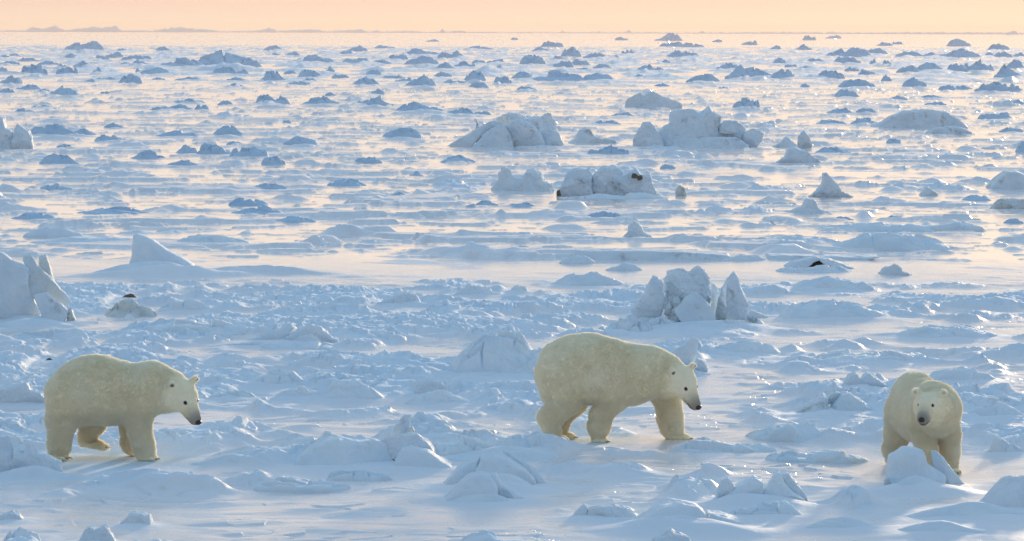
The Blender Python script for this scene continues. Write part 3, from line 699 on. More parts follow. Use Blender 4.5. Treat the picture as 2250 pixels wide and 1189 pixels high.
# ---- the pile behind the middle bear
z = Zm(1300, 560, 4.891)
ice('ice_pile', 'tall jagged pile of ice slabs behind the striding bear, the largest heap near the bears', 'ice pile', 722, [
    ('slab', z(440, 700, 420, 600, 530, 470, 600, 340, 665, 230, 720, 250, 760, 300, 775, 420, 770, 560, 740, 720), .35, .45, {'lean': .25, 'yaw': .2}),
    ('rubble_block', z(760, 700, 770, 420, 795, 250, 830, 180, 920, 150, 1000, 150, 1060, 170, 1100, 140, 1160, 130, 1220, 170, 1240, 240, 1280, 300, 1275, 480, 1260, 760, 900, 760), .9, .9, {'nz': 2.6, 'k': .5}),
    ('slab', z(880, 590, 960, 530, 1010, 460, 1130, 395, 1200, 460, 1290, 570, 1330, 650, 1340, 740, 1240, 790, 1020, 790, 940, 700), .15, .38, {'lean': .45, 'nz': .7, 'cuts': 0}),
    ('slab', z(1450, 700, 1450, 420, 1470, 300, 1490, 220, 1530, 165, 1580, 230, 1600, 320, 1640, 420, 1690, 530, 1660, 700), .5, .55, {'lean': .05, 'k': .7, 'nz': 1.2}),
    ('slab', z(1330, 700, 1350, 540, 1400, 350, 1465, 250, 1500, 400, 1470, 700), 1.0, .4, {}),
    ('shard', z(1270, 640, 1280, 300, 1320, 320, 1370, 400, 1360, 640), 1.4, .3, {}),
    ('chunk', z(715, 800, 730, 680, 800, 680, 860, 720, 860, 820), .1, .35, {'nz': 1.5}),
    ('chunk', z(860, 520, 880, 460, 940, 460, 960, 520, 930, 580, 870, 580), .45, .3, {'nz': 1.4, 'mat': M_DIRTY}),
    ('chunk', z(780, 640, 800, 540, 830, 500, 860, 560, 850, 660), .4, .25, {'mat': M_DIRTY}),
    ('chunk', z(860, 760, 870, 650, 930, 640, 960, 700, 950, 770), .35, .4, {'mat': M_DIRTY, 'nz': 2}),
    ('chunk', z(1390, 830, 1400, 740, 1440, 700, 1530, 700, 1570, 760, 1570, 830), -.2, .35, {'nz': .8}),
    ('shard', z(1640, 650, 1700, 590, 1800, 620, 1900, 660, 1890, 680, 1700, 690), .9, .3, {'lean': 0}),
    ('mound', 1375, 733, 120, 42, 'rag', {'name': 'rubble', 'd': .8}),
    ('mound', 1450, 722, 120, 30, 'rag', {'name': 'rubble', 'd': .7}), ('mound', 1620, 716, 130, 26, 'rag', {'name': 'rubble', 'd': .8}),
    ('mound', 1560, 732, 460, 22, 'drift', {'d': .6}),
])
# ---- the slabs at the left edge
z = Zm(0, 500, 3.214)
ice('slab_cluster', 'tall leaning ice slabs at the left edge beside a shark fin shaped slab', 'ice slabs', 714, [
    ('slab', z(-260, 720, -240, 190, -120, 150, 0, 180, 60, 240, 130, 270, 180, 300, 195, 400, 215, 480, 260, 580, 310, 650, 300, 720), .4, .5, {'lean': .35, 'nz': .6, 'cuts': 1}),
    ('slab', z(120, 160, 180, 150, 210, 190, 260, 270, 340, 340, 400, 400, 480, 500, 510, 570, 460, 560, 400, 540, 330, 500, 220, 500, 195, 400, 180, 290, 150, 240), .75, .35, {'mat': M_DIRTY, 'lean': .1, 'nz': .7}),
    ('shard', z(275, 330, 270, 200, 325, 192, 345, 250, 375, 350, 410, 430, 330, 400), 1.1, .25, {'mat': M_DIRTY, 'nz': .6}),
    ('slab', z(225, 480, 320, 460, 380, 520, 430, 545, 480, 590, 470, 640, 420, 710, 310, 710, 285, 600), .25, .3, {'lean': .4, 'nz': .5, 'cuts': 0}),
    ('chunk', z(470, 580, 500, 570, 530, 640, 530, 700, 475, 700), .35, .25, {'mat': M_DIRTY}),
    ('mound', 60, 722, 300, 18, 'drift', {'d': .7}),
])
ice('shark_fin_slab', 'smooth pointed slab like a shark fin rising from a long snow drift', 'ice slab', 607, [
    ('slab', z(930, 60, 962, 48, 1080, 90, 1180, 160, 1280, 212, 1360, 260, 1420, 330, 1400, 420, 880, 420, 850, 320, 905, 270, 925, 200), .9, .8, {'lean': .35, 'nz': .35, 'cuts': 0, 'k': .4, 'mat': M_SNOW}),
    ('mound', 330, 610, 430, 34, 'drift', {'d': .45, 'peak': .1}), ('mound', 540, 606, 340, 22, 'drift', {'d': .3}),
])
ice('dirty_mound', 'small grey mound with a dark crack, directly below the black clump', 'ice mound', 697, [
    ('mound', 283, 698, 125, 42, 'peak', {'mat': M_DIRTY, 'name': 'mound', 'd': .8}),
    ('chunk', [(281, 662), (284, 658), (288, 662), (289, 680), (283, 684)], .55, .3, {'mat': M_DARK})])  # dark sliver, painting the shade inside the crack
soft(360, 612, 560, 24, .35); soft(560, 606, 460, 20, .3); soft(1480, 740, 560, 9, .5); soft(1090, 1085, 330, 20, .6); soft(1668, 1124, 340, 16, .6); soft(2025, 1096, 380, 24, .6); soft(1500, 1180, 520, 22, .5)
traced('dark_clump', 'black clump of debris lying behind the small grey mound', 'debris', 659, [(266, 653), (276, 649), (284, 646), (294, 647), (302, 654), (296, 658), (282, 659), (274, 655)], .22, mat=M_DARK, k=.6, nz=1.6)
traced('dark_rock', 'small dark stone on the snow just behind the left bear', 'stone', 798, [(99, 795), (103, 788), (110, 786), (116, 791), (115, 797), (104, 798)], .1, mat=M_DARK, k=.8)
# ---- behind the middle bear's head
z = Zm(1130, 700, 3.963)
ice('upright_shard', 'clear pointed shard standing just behind the striding bear\'s head', 'ice shard', 820, [
    ('shard', z(1350, 480, 1370, 290, 1480, 230, 1560, 165, 1610, 180, 1590, 320, 1565, 390, 1560, 480), .2, .3, {'lean': .2, 'nz': .7}),
    ('chunk', z(1530, 480, 1545, 410, 1590, 340, 1640, 360, 1685, 430, 1680, 490), .0, .3, {'nz': 1.2}),
    ('mound', 1500, 826, 150, 16, 'low', {})])
# ---- in front of the right bear
z = Zm(1880, 780, 3.717)
ice('snowy_block', 'rounded snowy block with a thin tilted slab, hiding the paws of the right bear', 'ice block', 1080, [
    ('block', z(250, 1130, 250, 1000, 265, 900, 280, 830, 320, 800, 380, 760, 420, 757, 490, 765, 560, 790, 580, 830, 600, 890, 640, 920, 740, 985, 730, 1130), .25, .5, {'lean': .3, 'nz': .6, 'cuts': 0, 'k': .6, 'mat': M_SNOW}),
    ('slab', z(638, 930, 625, 790, 660, 782, 720, 840, 790, 930, 850, 1000, 900, 1060, 880, 1110, 700, 1110, 660, 1000), .35, .22, {'lean': .1, 'nz': .6}),
    ('chunk', z(235, 1080, 235, 1020, 270, 990, 300, 1040, 400, 1070, 400, 1120), -.02, .25, {'mat': M_DIRTY, 'nz': 1.4}),
    ('mound', 2025, 1096, 290, 46, 'drift', {'d': .7})])
# ---- lower middle
z = Zm(900, 980, 2.5)
ice('cracked_mound', 'broad cracked dome of ice, the larger of the two in front of the striding bear', 'ice mound', 1077, [
    ('block', z(350, 280, 365, 130, 400, 72, 460, 52, 530, 70, 590, 110, 640, 140, 690, 190, 705, 280), .35, .7, {'lean': .5, 'nz': .6, 'cuts': 1, 'mat': M_SNOW}),
    ('block', z(150, 290, 180, 220, 260, 130, 330, 90, 385, 68, 375, 150, 355, 290), .6, .7, {'lean': .5, 'nz': .8, 'mat': M_SNOW}),
    ('slab', z(490, 25, 540, 40, 600, 80, 660, 108, 710, 150, 750, 200, 790, 240, 790, 280, 690, 280, 680, 180, 620, 130, 560, 80), .75, .35, {'lean': .2, 'nz': .8}),
    ('mound', 1090, 1083, 260, 40, 'drift', {'d': .6})])
ice('split_dome', 'small split dome of ice in front of the broad cracked one', 'ice mound', 1106, [
    ('block', z(150, 350, 180, 305, 270, 212, 330, 167, 390, 155, 440, 170, 487, 222, 490, 350), .3, .7, {'lean': .5, 'nz': .7, 'cuts': 0, 'mat': M_SNOW}),
    ('block', z(440, 350, 445, 168, 478, 160, 505, 205, 560, 240, 640, 292, 680, 350), .45, .55, {'lean': .4, 'nz': .8, 'mat': M_SNOW}),
    ('mound', 1065, 1110, 230, 24, 'drift', {'d': .5})])
ice('ice_mound', 'shelved mound of split blocks with a little upright shard on its left end', 'ice mound', 1119, [
    ('shard', z(1680, 300, 1690, 240, 1710, 190, 1750, 175, 1790, 225, 1790, 300), .45, .3, {}),
    ('block', z(1620, 380, 1640, 330, 1700, 285, 1800, 228, 1900, 180, 1945, 200, 1940, 380), .4, .7, {'lean': .5, 'nz': .9, 'mat': M_SNOW}),
    ('block', z(1920, 380, 1935, 290, 1965, 230, 2010, 160, 2040, 150, 2060, 205, 2110, 260, 2160, 290, 2210, 345, 2210, 380), .35, .6, {'lean': .45, 'nz': .7, 'mat': M_SNOW}),
    ('slab', z(2035, 150, 2080, 148, 2130, 205, 2180, 275, 2215, 340, 2120, 330, 2060, 220), .6, .3, {}),
    ('mound', 1668, 1122, 280, 30, 'drift', {'d': .6})])
single('rubble_heap', 'low crumbly heap lying in front of the shelved mound of split blocks', 'ice rubble', 1692, 1140, 160, 34, 'rag')
ice('wide_dome', 'wide low dome with a brown stained gap at the bottom edge', 'ice mound', 1171, [
    ('block', z(1130, 560, 1200, 470, 1300, 380, 1380, 340, 1500, 320, 1580, 335, 1625, 372, 1605, 560), .4, .9, {'lean': .6, 'nz': .5, 'cuts': 0, 'mat': M_SNOW}),
    ('block', z(1595, 560, 1605, 470, 1640, 372, 1750, 392, 1890, 440, 1960, 560), .5, .8, {'lean': .6, 'nz': .6, 'cuts': 0, 'mat': M_SNOW}),
    ('chunk', z(1585, 490, 1590, 455, 1615, 385, 1650, 385, 1640, 440, 1625, 490), .35, .35, {'mat': M_DIRTY}),
    ('mound', 1500, 1180, 420, 40, 'drift', {'d': .6})])
ice('ragged_block', 'low translucent block with a thin shard beside it, left of the wide stained dome', 'ice block', 1147, [
    ('block', z(950, 450, 965, 395, 985, 350, 1030, 330, 1130, 323, 1200, 340, 1240, 370, 1265, 405, 1260, 450), .25, .4, {'nz': 1.3}),
    ('shard', z(860, 450, 880, 410, 920, 350, 962, 318, 978, 340, 965, 450), .3, .25, {})])
traced('ice_lump', 'rough lump cut off by the bottom edge, below the wide stained dome', 'ice lump', 1200, z(1330, 600, 1345, 510, 1390, 480, 1440, 455, 1455, 472, 1515, 490, 1560, 530, 1570, 600), .5, nz=1.4)
# ---- bottom right and bottom left
single('ice_mound', 'smooth rounded mound cut off by the right edge in the lower corner', 'ice mound', 2262, 1128, 240, 72, 'dome', rough=.4)
single('snow_drift', 'long smooth snow drift running up to the mound in the lower right corner', 'snow drift', 2140, 1152, 360, 34, 'drift')
single('snow_drift', 'short rippled snow drift near the bottom edge, right of the wide stained dome', 'snow drift', 1850, 1170, 170, 26, 'peak', rough=.3)
single('snow_drift', 'broad pale drift along the bottom edge in the right half', 'snow drift', 2080, 1186, 300, 28, 'drift')
z = Zm(0, 930, 3)
ice('ice_blocks', 'pair of upright craggy blocks at the left edge in front of the left bear', 'ice blocks', 1048, [
    ('block', z(-90, 420, -60, 120, 0, 95, 45, 90, 80, 170, 92, 240, 70, 420), .5, .5, {'nz': .8}),
    ('block', z(55, 420, 85, 215, 100, 180, 155, 190, 165, 135, 190, 118, 215, 140, 235, 200, 300, 212, 385, 258, 410, 330, 400, 420), .25, .55, {'nz': 1.3}),
    ('mound', 70, 1056, 260, 30, 'drift', {})])
traced('ice_lump', 'ragged lump rising from the bottom edge in the left part of the frame', 'ice lump', 1196, z(500, 830, 540, 730, 565, 690, 600, 682, 640, 698, 690, 675, 735, 735, 780, 830), .4, nz=1.6)
traced('ice_chunk', 'small angular chunk on smooth snow near the bottom, above the ragged lump', 'ice chunk', 1156, z(760, 700, 800, 650, 840, 610, 880, 587, 940, 590, 990, 602, 1005, 660, 1000, 710), .35, nz=1.1)
traced('ice_lump', 'low white lump at the left edge near the bottom', 'ice lump', 1149, z(-60, 690, -10, 620, 30, 595, 80, 580, 130, 600, 160, 640, 200, 690), .35, nz=1.2)
# ---- middle foreground cluster
z = Zm(600, 860, 3.4615)
ice('rubble_ridge', 'long ridge of smooth mounds and blocks in the middle, topped by a small upright shard', 'ice ridge', 1030, [
    ('shard', z(890, 400, 900, 320, 920, 270, 970, 210, 1000, 180, 1050, 178, 1042, 260, 1030, 400), 1.2, .2, {'nz': .8}),
    ('chunk', z(1000, 340, 1020, 290, 1060, 268, 1078, 300, 1070, 340), 1.1, .2, {'mat': M_DIRTY}),
    ('block', z(800, 500, 820, 390, 870, 350, 1000, 330, 1100, 330, 1160, 370, 1200, 400, 1225, 450, 1230, 500), .7, .6, {'lean': .4}),
    ('block', z(890, 640, 915, 580, 940, 500, 980, 440, 1050, 428, 1180, 450, 1260, 510, 1350, 560, 1400, 640), .25, .7, {'lean': .6, 'nz': .6, 'cuts': 0, 'mat': M_SNOW}),
    ('block', z(60, 640, 150, 540, 270, 430, 400, 378, 500, 365, 600, 382, 750, 392, 850, 412, 930, 470, 920, 640), .5, 1.0, {'lean': .7, 'nz': .9, 'cuts': 2, 'mat': M_SNOW}),
    ('mound', 722, 985, 260, 36, 'low', {'name': 'rubble', 'd': .5}),
    ('mound', 1010, 1000, 170, 40, 'rag', {'name': 'rubble', 'd': .6}),
    ('mound', 1110, 1010, 300, 26, 'drift', {'d': .6})])
single('ice_rubble', 'thin line of crumbled ice below the long middle ridge', 'ice rubble', 790, 1053, 150, 20, 'rag')
single('ice_rubble', 'low crumbled ridge left of the thin line of crumbled ice', 'ice rubble', 660, 1072, 210, 20, 'rag')
# ---- right middle
z = Zm(1500, 680, 3)
ice('pyramid_mound', 'grainy pyramid mound split by a cleft, left of the right bear', 'ice mound', 922, [
    ('block', z(620, 790, 680, 715, 830, 635, 930, 570, 975, 575, 962, 640, 950, 790), .4, .8, {'lean': .6, 'nz': 1.1}),
    ('block', z(955, 790, 985, 660, 1055, 565, 1100, 560, 1170, 598, 1260, 660, 1340, 715, 1380, 790), .35, .8, {'lean': .6, 'nz': 1.1}),
    ('chunk', z(950, 620, 965, 560, 1010, 543, 1060, 552, 1040, 620), .8, .3, {'mat': M_DIRTY}),
    ('mound', 1838, 926, 250, 20, 'drift', {})])
traced('twin_peak', 'small twin peaked block behind the pyramid mound', 'ice block', 858, z(1030, 560, 1060, 500, 1100, 432, 1140, 413, 1172, 470, 1188, 440, 1215, 408, 1262, 442, 1350, 505, 1370, 560), .6, nz=1.3)
single('ice_mound', 'grainy triangular mound at the right edge beside the right bear', 'ice mound', 2195, 926, 170, 36, 'peak', rough=.6)
single('ice_mound', 'flat topped mound behind the right bear\'s shoulder', 'ice mound', 2115, 838, 170, 30, 'dome', rough=.8)
single('ice_rubble', 'crumbly ridge between the striding bear and the pyramid mound, nearest the viewer', 'ice rubble', 1770, 975, 260, 36, 'rag')
single('ice_rubble', 'knobbly ridge right in front of the striding bear\'s paws', 'ice rubble', 1590, 1000, 240, 26, 'rag')
single('ice_rubble', 'low broken crust between the knobbly ridge and the snowy block', 'ice rubble', 1800, 1020, 240, 22, 'rag')
single('ice_mound', 'steep mound at the right edge level with the right bear\'s legs', 'ice mound', 2205, 1002, 110, 42, 'peak')
single('ice_mound', 'smooth hump right of the striding bear\'s face', 'ice mound', 1640, 782, 170, 28, 'dome', rough=.6)
single('ice_mound', 'long blue ridge in the right half, halfway between pile and right bear', 'ice ridge', 1900, 800, 260, 24, 'rag')
single('ice_mound', 'broad sloping hump right of the tall jagged pile', 'ice mound', 1830, 702, 260, 40, 'dome', rough=.9)
single('ice_mound', 'broad hump at the right edge, level with the foot of the tall jagged pile', 'ice mound', 2080, 745, 260, 26, 'dome', rough=1.4)
# ---- left of the middle bear
single('snow_mass', 'large rounded snow mass touching the rump of the striding bear', 'snow mass', 1115, 830, 270, 92, 'dome', rough=1.3, d=.8)
z = Zm(450, 680, 3)
ice('slab_ridge', 'ridge of overlapping slabs on the snow between the left and middle bears', 'ice ridge', 765, [
    ('slab', z(140, 300, 180, 250, 400, 160, 570, 95, 605, 130, 520, 190, 330, 300), .9, .5, {'lean': .2}),
    ('slab', z(350, 300, 430, 225, 560, 165, 700, 103, 760, 120, 870, 205, 880, 300), .6, .5, {'lean': .3}),
    ('slab', z(500, 300, 545, 225, 620, 180, 700, 170, 800, 232, 820, 300), .2, .4, {'lean': .5}),
    ('mound', 620, 772, 340, 22, 'low', {})])
traced('square_block', 'boxy snowy block behind the small pointed heap, left of the striding bear', 'ice block', 872, z(1370, 620, 1380, 560, 1390, 482, 1430, 474, 1560, 474, 1600, 515, 1610, 620), .5, nz=1.2)
single('ice_mound', 'small pointed heap in front of the boxy snowy block', 'ice mound', 966, 892, 165, 32, 'peak', rough=.7)
single('ice_mound', 'wide pointed drift halfway between the left and middle bears', 'ice mound', 762, 880, 210, 40, 'peak', rough=.4)
single('ice_lump', 'rounded lump at the left end of the wide pointed drift', 'ice lump', 650, 878, 95, 28, 'dome')
single('ice_mound', 'grainy hump behind the rounded lump, below the slab ridge', 'ice mound', 605, 850, 140, 36, 'dome', rough=1.2)
single('ice_rubble', 'broken crust stretching behind the wide pointed drift', 'ice rubble', 740, 832, 240, 24, 'low')
single('ice_mound', 'small flat hump to the right of the left bear\'s muzzle', 'ice mound', 515, 876, 110, 18, 'low')
z = Zm(0, 700, 4.018)
traced('ice_block', 'low snowy block at the left edge behind the left bear\'s rump', 'ice block', 888, z(-100, 800, -60, 660, 0, 620, 150, 580, 240, 568, 275, 620, 350, 645, 405, 705, 420, 800), .5, nz=1.2)
single('ice_rubble', 'crumbled ridge behind the back of the left bear', 'ice rubble', 420, 745, 260, 30, 'rag')
single('ice_rubble', 'crumbled heap at the foot of the tall leaning slabs', 'ice rubble', 110, 752, 220, 26, 'low')
single('ice_mound', 'rounded hump right of the dark cracked grey mound', 'ice mound', 410, 690, 130, 30, 'dome')
z = Zm(700, 440, 3)
traced('curled_plate', 'thin curled ice plate with a bright right edge in the middle of the view', 'ice plate', 680, z(300, 720, 430, 655, 520, 620, 600, 612, 655, 640, 690, 700, 690, 730), .5, lean=.5)
single('ice_mound', 'smooth lopsided hump in the middle, right of the curled plate', 'ice mound', 1050, 652, 110, 28, 'peak', peak=-.6, rough=.4)
single('ice_mound', 'little round bump to the right of the smooth lopsided hump', 'ice mound', 1140, 645, 46, 18, 'dome')
single('ice_mound', 'wide smooth hump at the near shore of the bright frozen lead', 'ice mound', 1285, 628, 170, 28, 'peak', peak=.5, rough=.3)
single('snow_drift', 'smooth cone of snow standing in the bright frozen lead', 'snow drift', 1272, 580, 90, 18, 'peak', rough=.2)
single('snow_drift', 'smaller smooth cone of snow in the bright frozen lead', 'snow drift', 1373, 596, 80, 17, 'peak', rough=.2)
traced('ice_spire', 'small lone spire with a stepped left side beyond the frozen lead', 'ice spire', 523, z(1980, 290, 2010, 240, 2038, 212, 2045, 170, 2080, 133, 2110, 150, 2140, 200, 2200, 245, 2210, 290), .8, k=.5, nz=1.3)
z = Zm(1500, 440, 3)
ice('long_floe', 'long thick floe lying along the far side of the bright frozen lead', 'ice floe', 574, [
    ('slab', [(1255, 580), (1257, 560), (1264, 547), (1500, 550), (1600, 555), (1608, 562), (1598, 580)], .8, 1.6, {'lean': .2, 'nz': .35, 'cuts': 0, 'k': .3}),
    ('slab', z(555, 420, 550, 370, 565, 355, 800, 358, 1100, 366, 1290, 366, 1100, 420), .9, 1.5, {'lean': .2, 'nz': .3, 'cuts': 0, 'k': .3}),
    ('mound', 1640, 575, 110, 17, 'low', {'name': 'snow_drift', 'rough': .3})])
ice('ice_tent', 'two floes pushed up into a low tent with shade painted dark beneath', 'ice ridge', 594, [
    ('slab', z(580, 500, 620, 462, 740, 402, 880, 372, 910, 385, 860, 405, 800, 445, 760, 500), .9, 1.4, {'nz': .6, 'cuts': 0}),
    ('slab', z(880, 372, 960, 380, 1080, 428, 1180, 460, 1180, 500, 1040, 500, 960, 430, 900, 400), .9, 1.4, {'nz': .6, 'cuts': 0}),
    ('shade_fill', z(790, 450, 850, 405, 900, 392, 960, 425, 1000, 460, 900, 480), 1.3, .5, {'mat': M_DARK, 'nz': .5}),  # solid dark block, painting the shade under the raised floes
    ('mound', 1790, 600, 190, 18, 'low', {'name': 'rubble'})])
single('ice_ridge', 'smooth double humped ridge behind the long thick floe on the right', 'ice ridge', 1965, 552, 270, 38, 'dome', rough=.8)
traced('ice_block', 'small jagged block at the near shore of the frozen lead on the right', 'ice block', 606, z(1290, 530, 1300, 480, 1335, 440, 1400, 418, 1450, 465, 1560, 505, 1600, 530), .9, nz=1.5)
single('snow_drift', 'long low swell of snow in the distance on the right, above the double humped ridge', 'snow drift', 1945, 508, 330, 17, 'dome', rough=1.3, d=.4)
single('ice_mound', 'jagged low rise at the right end of the long low swell', 'ice mound', 2100, 508, 140, 20, 'rag')
single('ice_mound', 'broad blue hump at the near side of the ice tent', 'ice mound', 1830, 640, 190, 30, 'dome', rough=.6)
single('ice_mound', 'smooth rise left of the shark fin slab, far side of the ice', 'ice mound', 115, 522, 130, 22, 'dome', rough=.3)
single('ice_floe', 'flat dark edged floe behind the shark fin slab', 'ice floe', 455, 538, 190, 17, 'low', rough=.4)
single('ice_floe', 'long flat floe reaching left from the tip of the shark fin slab', 'ice floe', 190, 536, 250, 13, 'low', rough=.3)
# ---- the large distant heaps
z = Zm(960, 180, 3.0405)
ice('distant_ice_heap', 'large distant heap with long sloping slabs and a tiny horn on its left', 'ice heap', 323, [
    ('slab', z(50, 470, 70, 430, 150, 380, 260, 320, 340, 270, 390, 253, 450, 275, 420, 290, 340, 330, 250, 420, 240, 470), .8, 1.2, {'nz': .6}),
    ('slab', z(225, 470, 240, 430, 330, 330, 400, 290, 450, 290, 490, 350, 520, 470), .2, 1.0, {'lean': .4, 'nz': .6, 'cuts': 0}),
    ('block', z(470, 470, 465, 300, 500, 260, 560, 250, 620, 270, 680, 330, 720, 400, 710, 470), .7, 1.5, {'nz': 1.2}),
    ('block', z(395, 330, 400, 240, 480, 208, 550, 220, 620, 250, 680, 238, 740, 198, 770, 215, 805, 300, 800, 400), 2.2, 1.5, {'nz': 1.5}),
    ('block', z(690, 470, 700, 330, 760, 318, 820, 340, 842, 400, 860, 470), .6, 1.2, {'nz': 1.5}),
    ('shard', z(255, 330, 265, 280, 248, 243, 268, 250, 285, 300, 275, 335), 1.4, .3, {'lean': 0, 'nz': .5, 'cuts': 0})])
traced('ice_heap', 'small chair shaped heap between the two largest distant heaps', 'ice heap', 316, z(860, 440, 870, 410, 920, 380, 950, 320, 1000, 308, 1060, 360, 1100, 380, 1190, 390, 1210, 440), 1.4, nz=.8)
ice('distant_ice_heap', 'largest distant heap, rounded and lumpy, right of the sloping slabs', 'ice heap', 324, [
    ('block', z(1300, 470, 1310, 390, 1340, 330, 1380, 268, 1430, 268, 1480, 330, 1510, 400, 1510, 470), .7, 1.4, {'nz': 1.0}),
    ('block', z(1480, 470, 1480, 330, 1550, 280, 1560, 200, 1640, 180, 1720, 180, 1780, 200, 1820, 155, 1850, 200, 1900, 230, 1890, 330, 1960, 360, 2010, 420, 2020, 470), 1.2, 2.0, {'nz': 1.0, 'lean': .3}),
    ('block', z(1870, 400, 1885, 300, 1920, 258, 2000, 258, 2065, 310, 2070, 400), 1.6, 1.5, {'nz': 1.2}),
    ('block', z(2040, 460, 2050, 350, 2110, 310, 2185, 340, 2170, 400, 2120, 450), 1.0, 1.3, {'nz': 1.2}),
    ('block', z(1560, 470, 1580, 390, 1800, 360, 2000, 370, 2080, 420, 2080, 470), .4, 1.1, {'nz': .9, 'lean': .5}),
    ('chunk', z(1890, 345, 1900, 300, 1940, 320, 2000, 335, 1980, 350), .9, .5, {'mat': M_DIRTY, 'nz': .5}),
    ('mound', 1460, 329, 90, 12, 'low', {})])
traced('distant_ice_heap', 'ridged distant heap behind the largest one, farther and smaller', 'ice heap', 239, z(1250, 200, 1262, 165, 1270, 130, 1320, 90, 1358, 68, 1380, 90, 1430, 63, 1500, 90, 1580, 118, 1640, 160, 1640, 200), 2.0, nz=1.0)
traced('ice_heap', 'brownish two lobed heap left of the dirty toothed one', 'ice heap', 420, z(350, 770, 365, 720, 400, 660, 408, 600, 430, 568, 500, 580, 510, 620, 560, 640, 600, 590, 650, 578, 700, 620, 712, 660, 770, 690, 800, 770), 1.3, nz=1.5)
ice('toothed_heap', 'toothed heap with a black dirty patch near its top right', 'ice heap', 432, [
    ('block', z(795, 800, 800, 755, 830, 700, 858, 640, 870, 600, 920, 580, 1000, 580, 1015, 550, 1035, 620, 1040, 800), .6, 1.1, {'nz': 1.5}),
    ('block', z(1010, 800, 1025, 740, 1042, 620, 1100, 568, 1210, 573, 1245, 600, 1240, 800), .8, 1.2, {'nz': 1.5}),
    ('block', z(1110, 800, 1130, 680, 1160, 640, 1240, 620, 1300, 600, 1330, 576, 1360, 620, 1420, 620, 1440, 690, 1470, 740, 1560, 800), .5, 1.1, {'nz': 1.3}),
    ('dark_patch', z(1300, 640, 1305, 615, 1325, 610, 1345, 628, 1372, 622, 1378, 645, 1350, 662, 1335, 645), .0, .35, {'mat': M_DARK, 'nz': 2.5, 'k': .2}),
    ('dark_patch', z(800, 765, 800, 730, 820, 720, 832, 760), .0, .3, {'mat': M_DARK}),
    ('mound', 1350, 436, 260, 14, 'low', {'d': .3})])
traced('brown_chunk', 'small brown sided chunk standing alone right of the dirty toothed heap', 'ice chunk', 431, z(1597, 775, 1593, 720, 1620, 688, 1655, 705, 1668, 750, 1665, 775), .4, mat=M_DIRTY, nz=.8)
single('ice_mound', 'low heap with one spike, between the sloping slabs and the toothed heap', 'ice mound', 1341, 342, 90, 22, 'rag')
z = Zm(1550, 220, 3.214)
traced('ice_mound', 'pointed heap beside the standing boulder in the distance', 'ice mound', 324, z(440, 360, 470, 332, 540, 290, 575, 253, 612, 290, 660, 320, 690, 360), 1.2)
traced('standing_boulder', 'egg shaped boulder of ice standing upright in the distance', 'ice boulder', 327, z(650, 360, 652, 260, 675, 230, 700, 213, 738, 260, 755, 320, 745, 360), .9, k=.8, nz=.7)
traced('ice_mound', 'smooth distant hump in front of the egg shaped boulder', 'ice mound', 362, z(470, 480, 495, 440, 560, 400, 580, 343, 640, 333, 720, 365, 825, 440, 850, 480), 1.6, nz=.6)
traced('ice_fin', 'tall narrow fin of ice with ragged foot on the right', 'ice fin', 434, z(700, 710, 735, 675, 790, 630, 820, 600, 833, 518, 860, 516, 900, 560, 940, 600, 962, 640, 1050, 680, 1060, 710), .8, nz=1.0)
traced('ice_cone', 'tiny neat cone right of the tall narrow fin', 'ice mound', 430, z(1495, 690, 1510, 668, 1568, 608, 1645, 668, 1655, 690), .6, nz=.6)
traced('ice_dome', 'smooth blue dome cut off by the right edge in the distance', 'ice mound', 416, z(1960, 660, 1990, 622, 2060, 548, 2120, 500, 2200, 503, 2240, 520, 2300, 540, 2400, 660), 2.0, nz=.5, cuts=0)
traced('ice_lump', 'brownish lump at the right edge below the smooth blue dome', 'ice lump', 462, z(2010, 800, 2022, 765, 2045, 718, 2100, 690, 2180, 698, 2250, 700, 2320, 800), 1.2, mat=M_DIRTY, nz=1.3)
traced('ice_mound', 'broad distant snow hill on the far right', 'ice mound', 282, z(1140, 225, 1185, 192, 1300, 118, 1400, 90, 1560, 63, 1700, 80, 1765, 120, 1840, 185, 1860, 225), 3.0, nz=.8, cuts=1)
traced('ice_mound', 'low stained mound in front of the broad distant snow hill', 'ice mound', 297, z(1530, 270, 1555, 240, 1620, 200, 1760, 180, 1850, 210, 1910, 245, 1920, 270), 2.0, nz=.9)
traced('ice_mound', 'blue heap with a blunt top below the tall narrow fin', 'ice mound', 470, z(520, 830, 580, 790, 680, 750, 718, 690, 770, 700, 800, 760, 880, 795, 900, 830), 1.4)
z = Zm(0, 240, 3.214)
ice('distant_ice_blocks', 'two large pale blocks cut off by the left edge in the distance', 'ice blocks', 328, [
    ('block', z(-180, 320, -170, 60, -60, 40, 30, 65, 45, 130, 100, 170, 100, 320), 1.0, 1.4, {'nz': .9}),
    ('block', z(85, 320, 95, 160, 118, 100, 150, 120, 200, 150, 225, 200, 235, 320), .7, 1.2, {'nz': 1.0})])

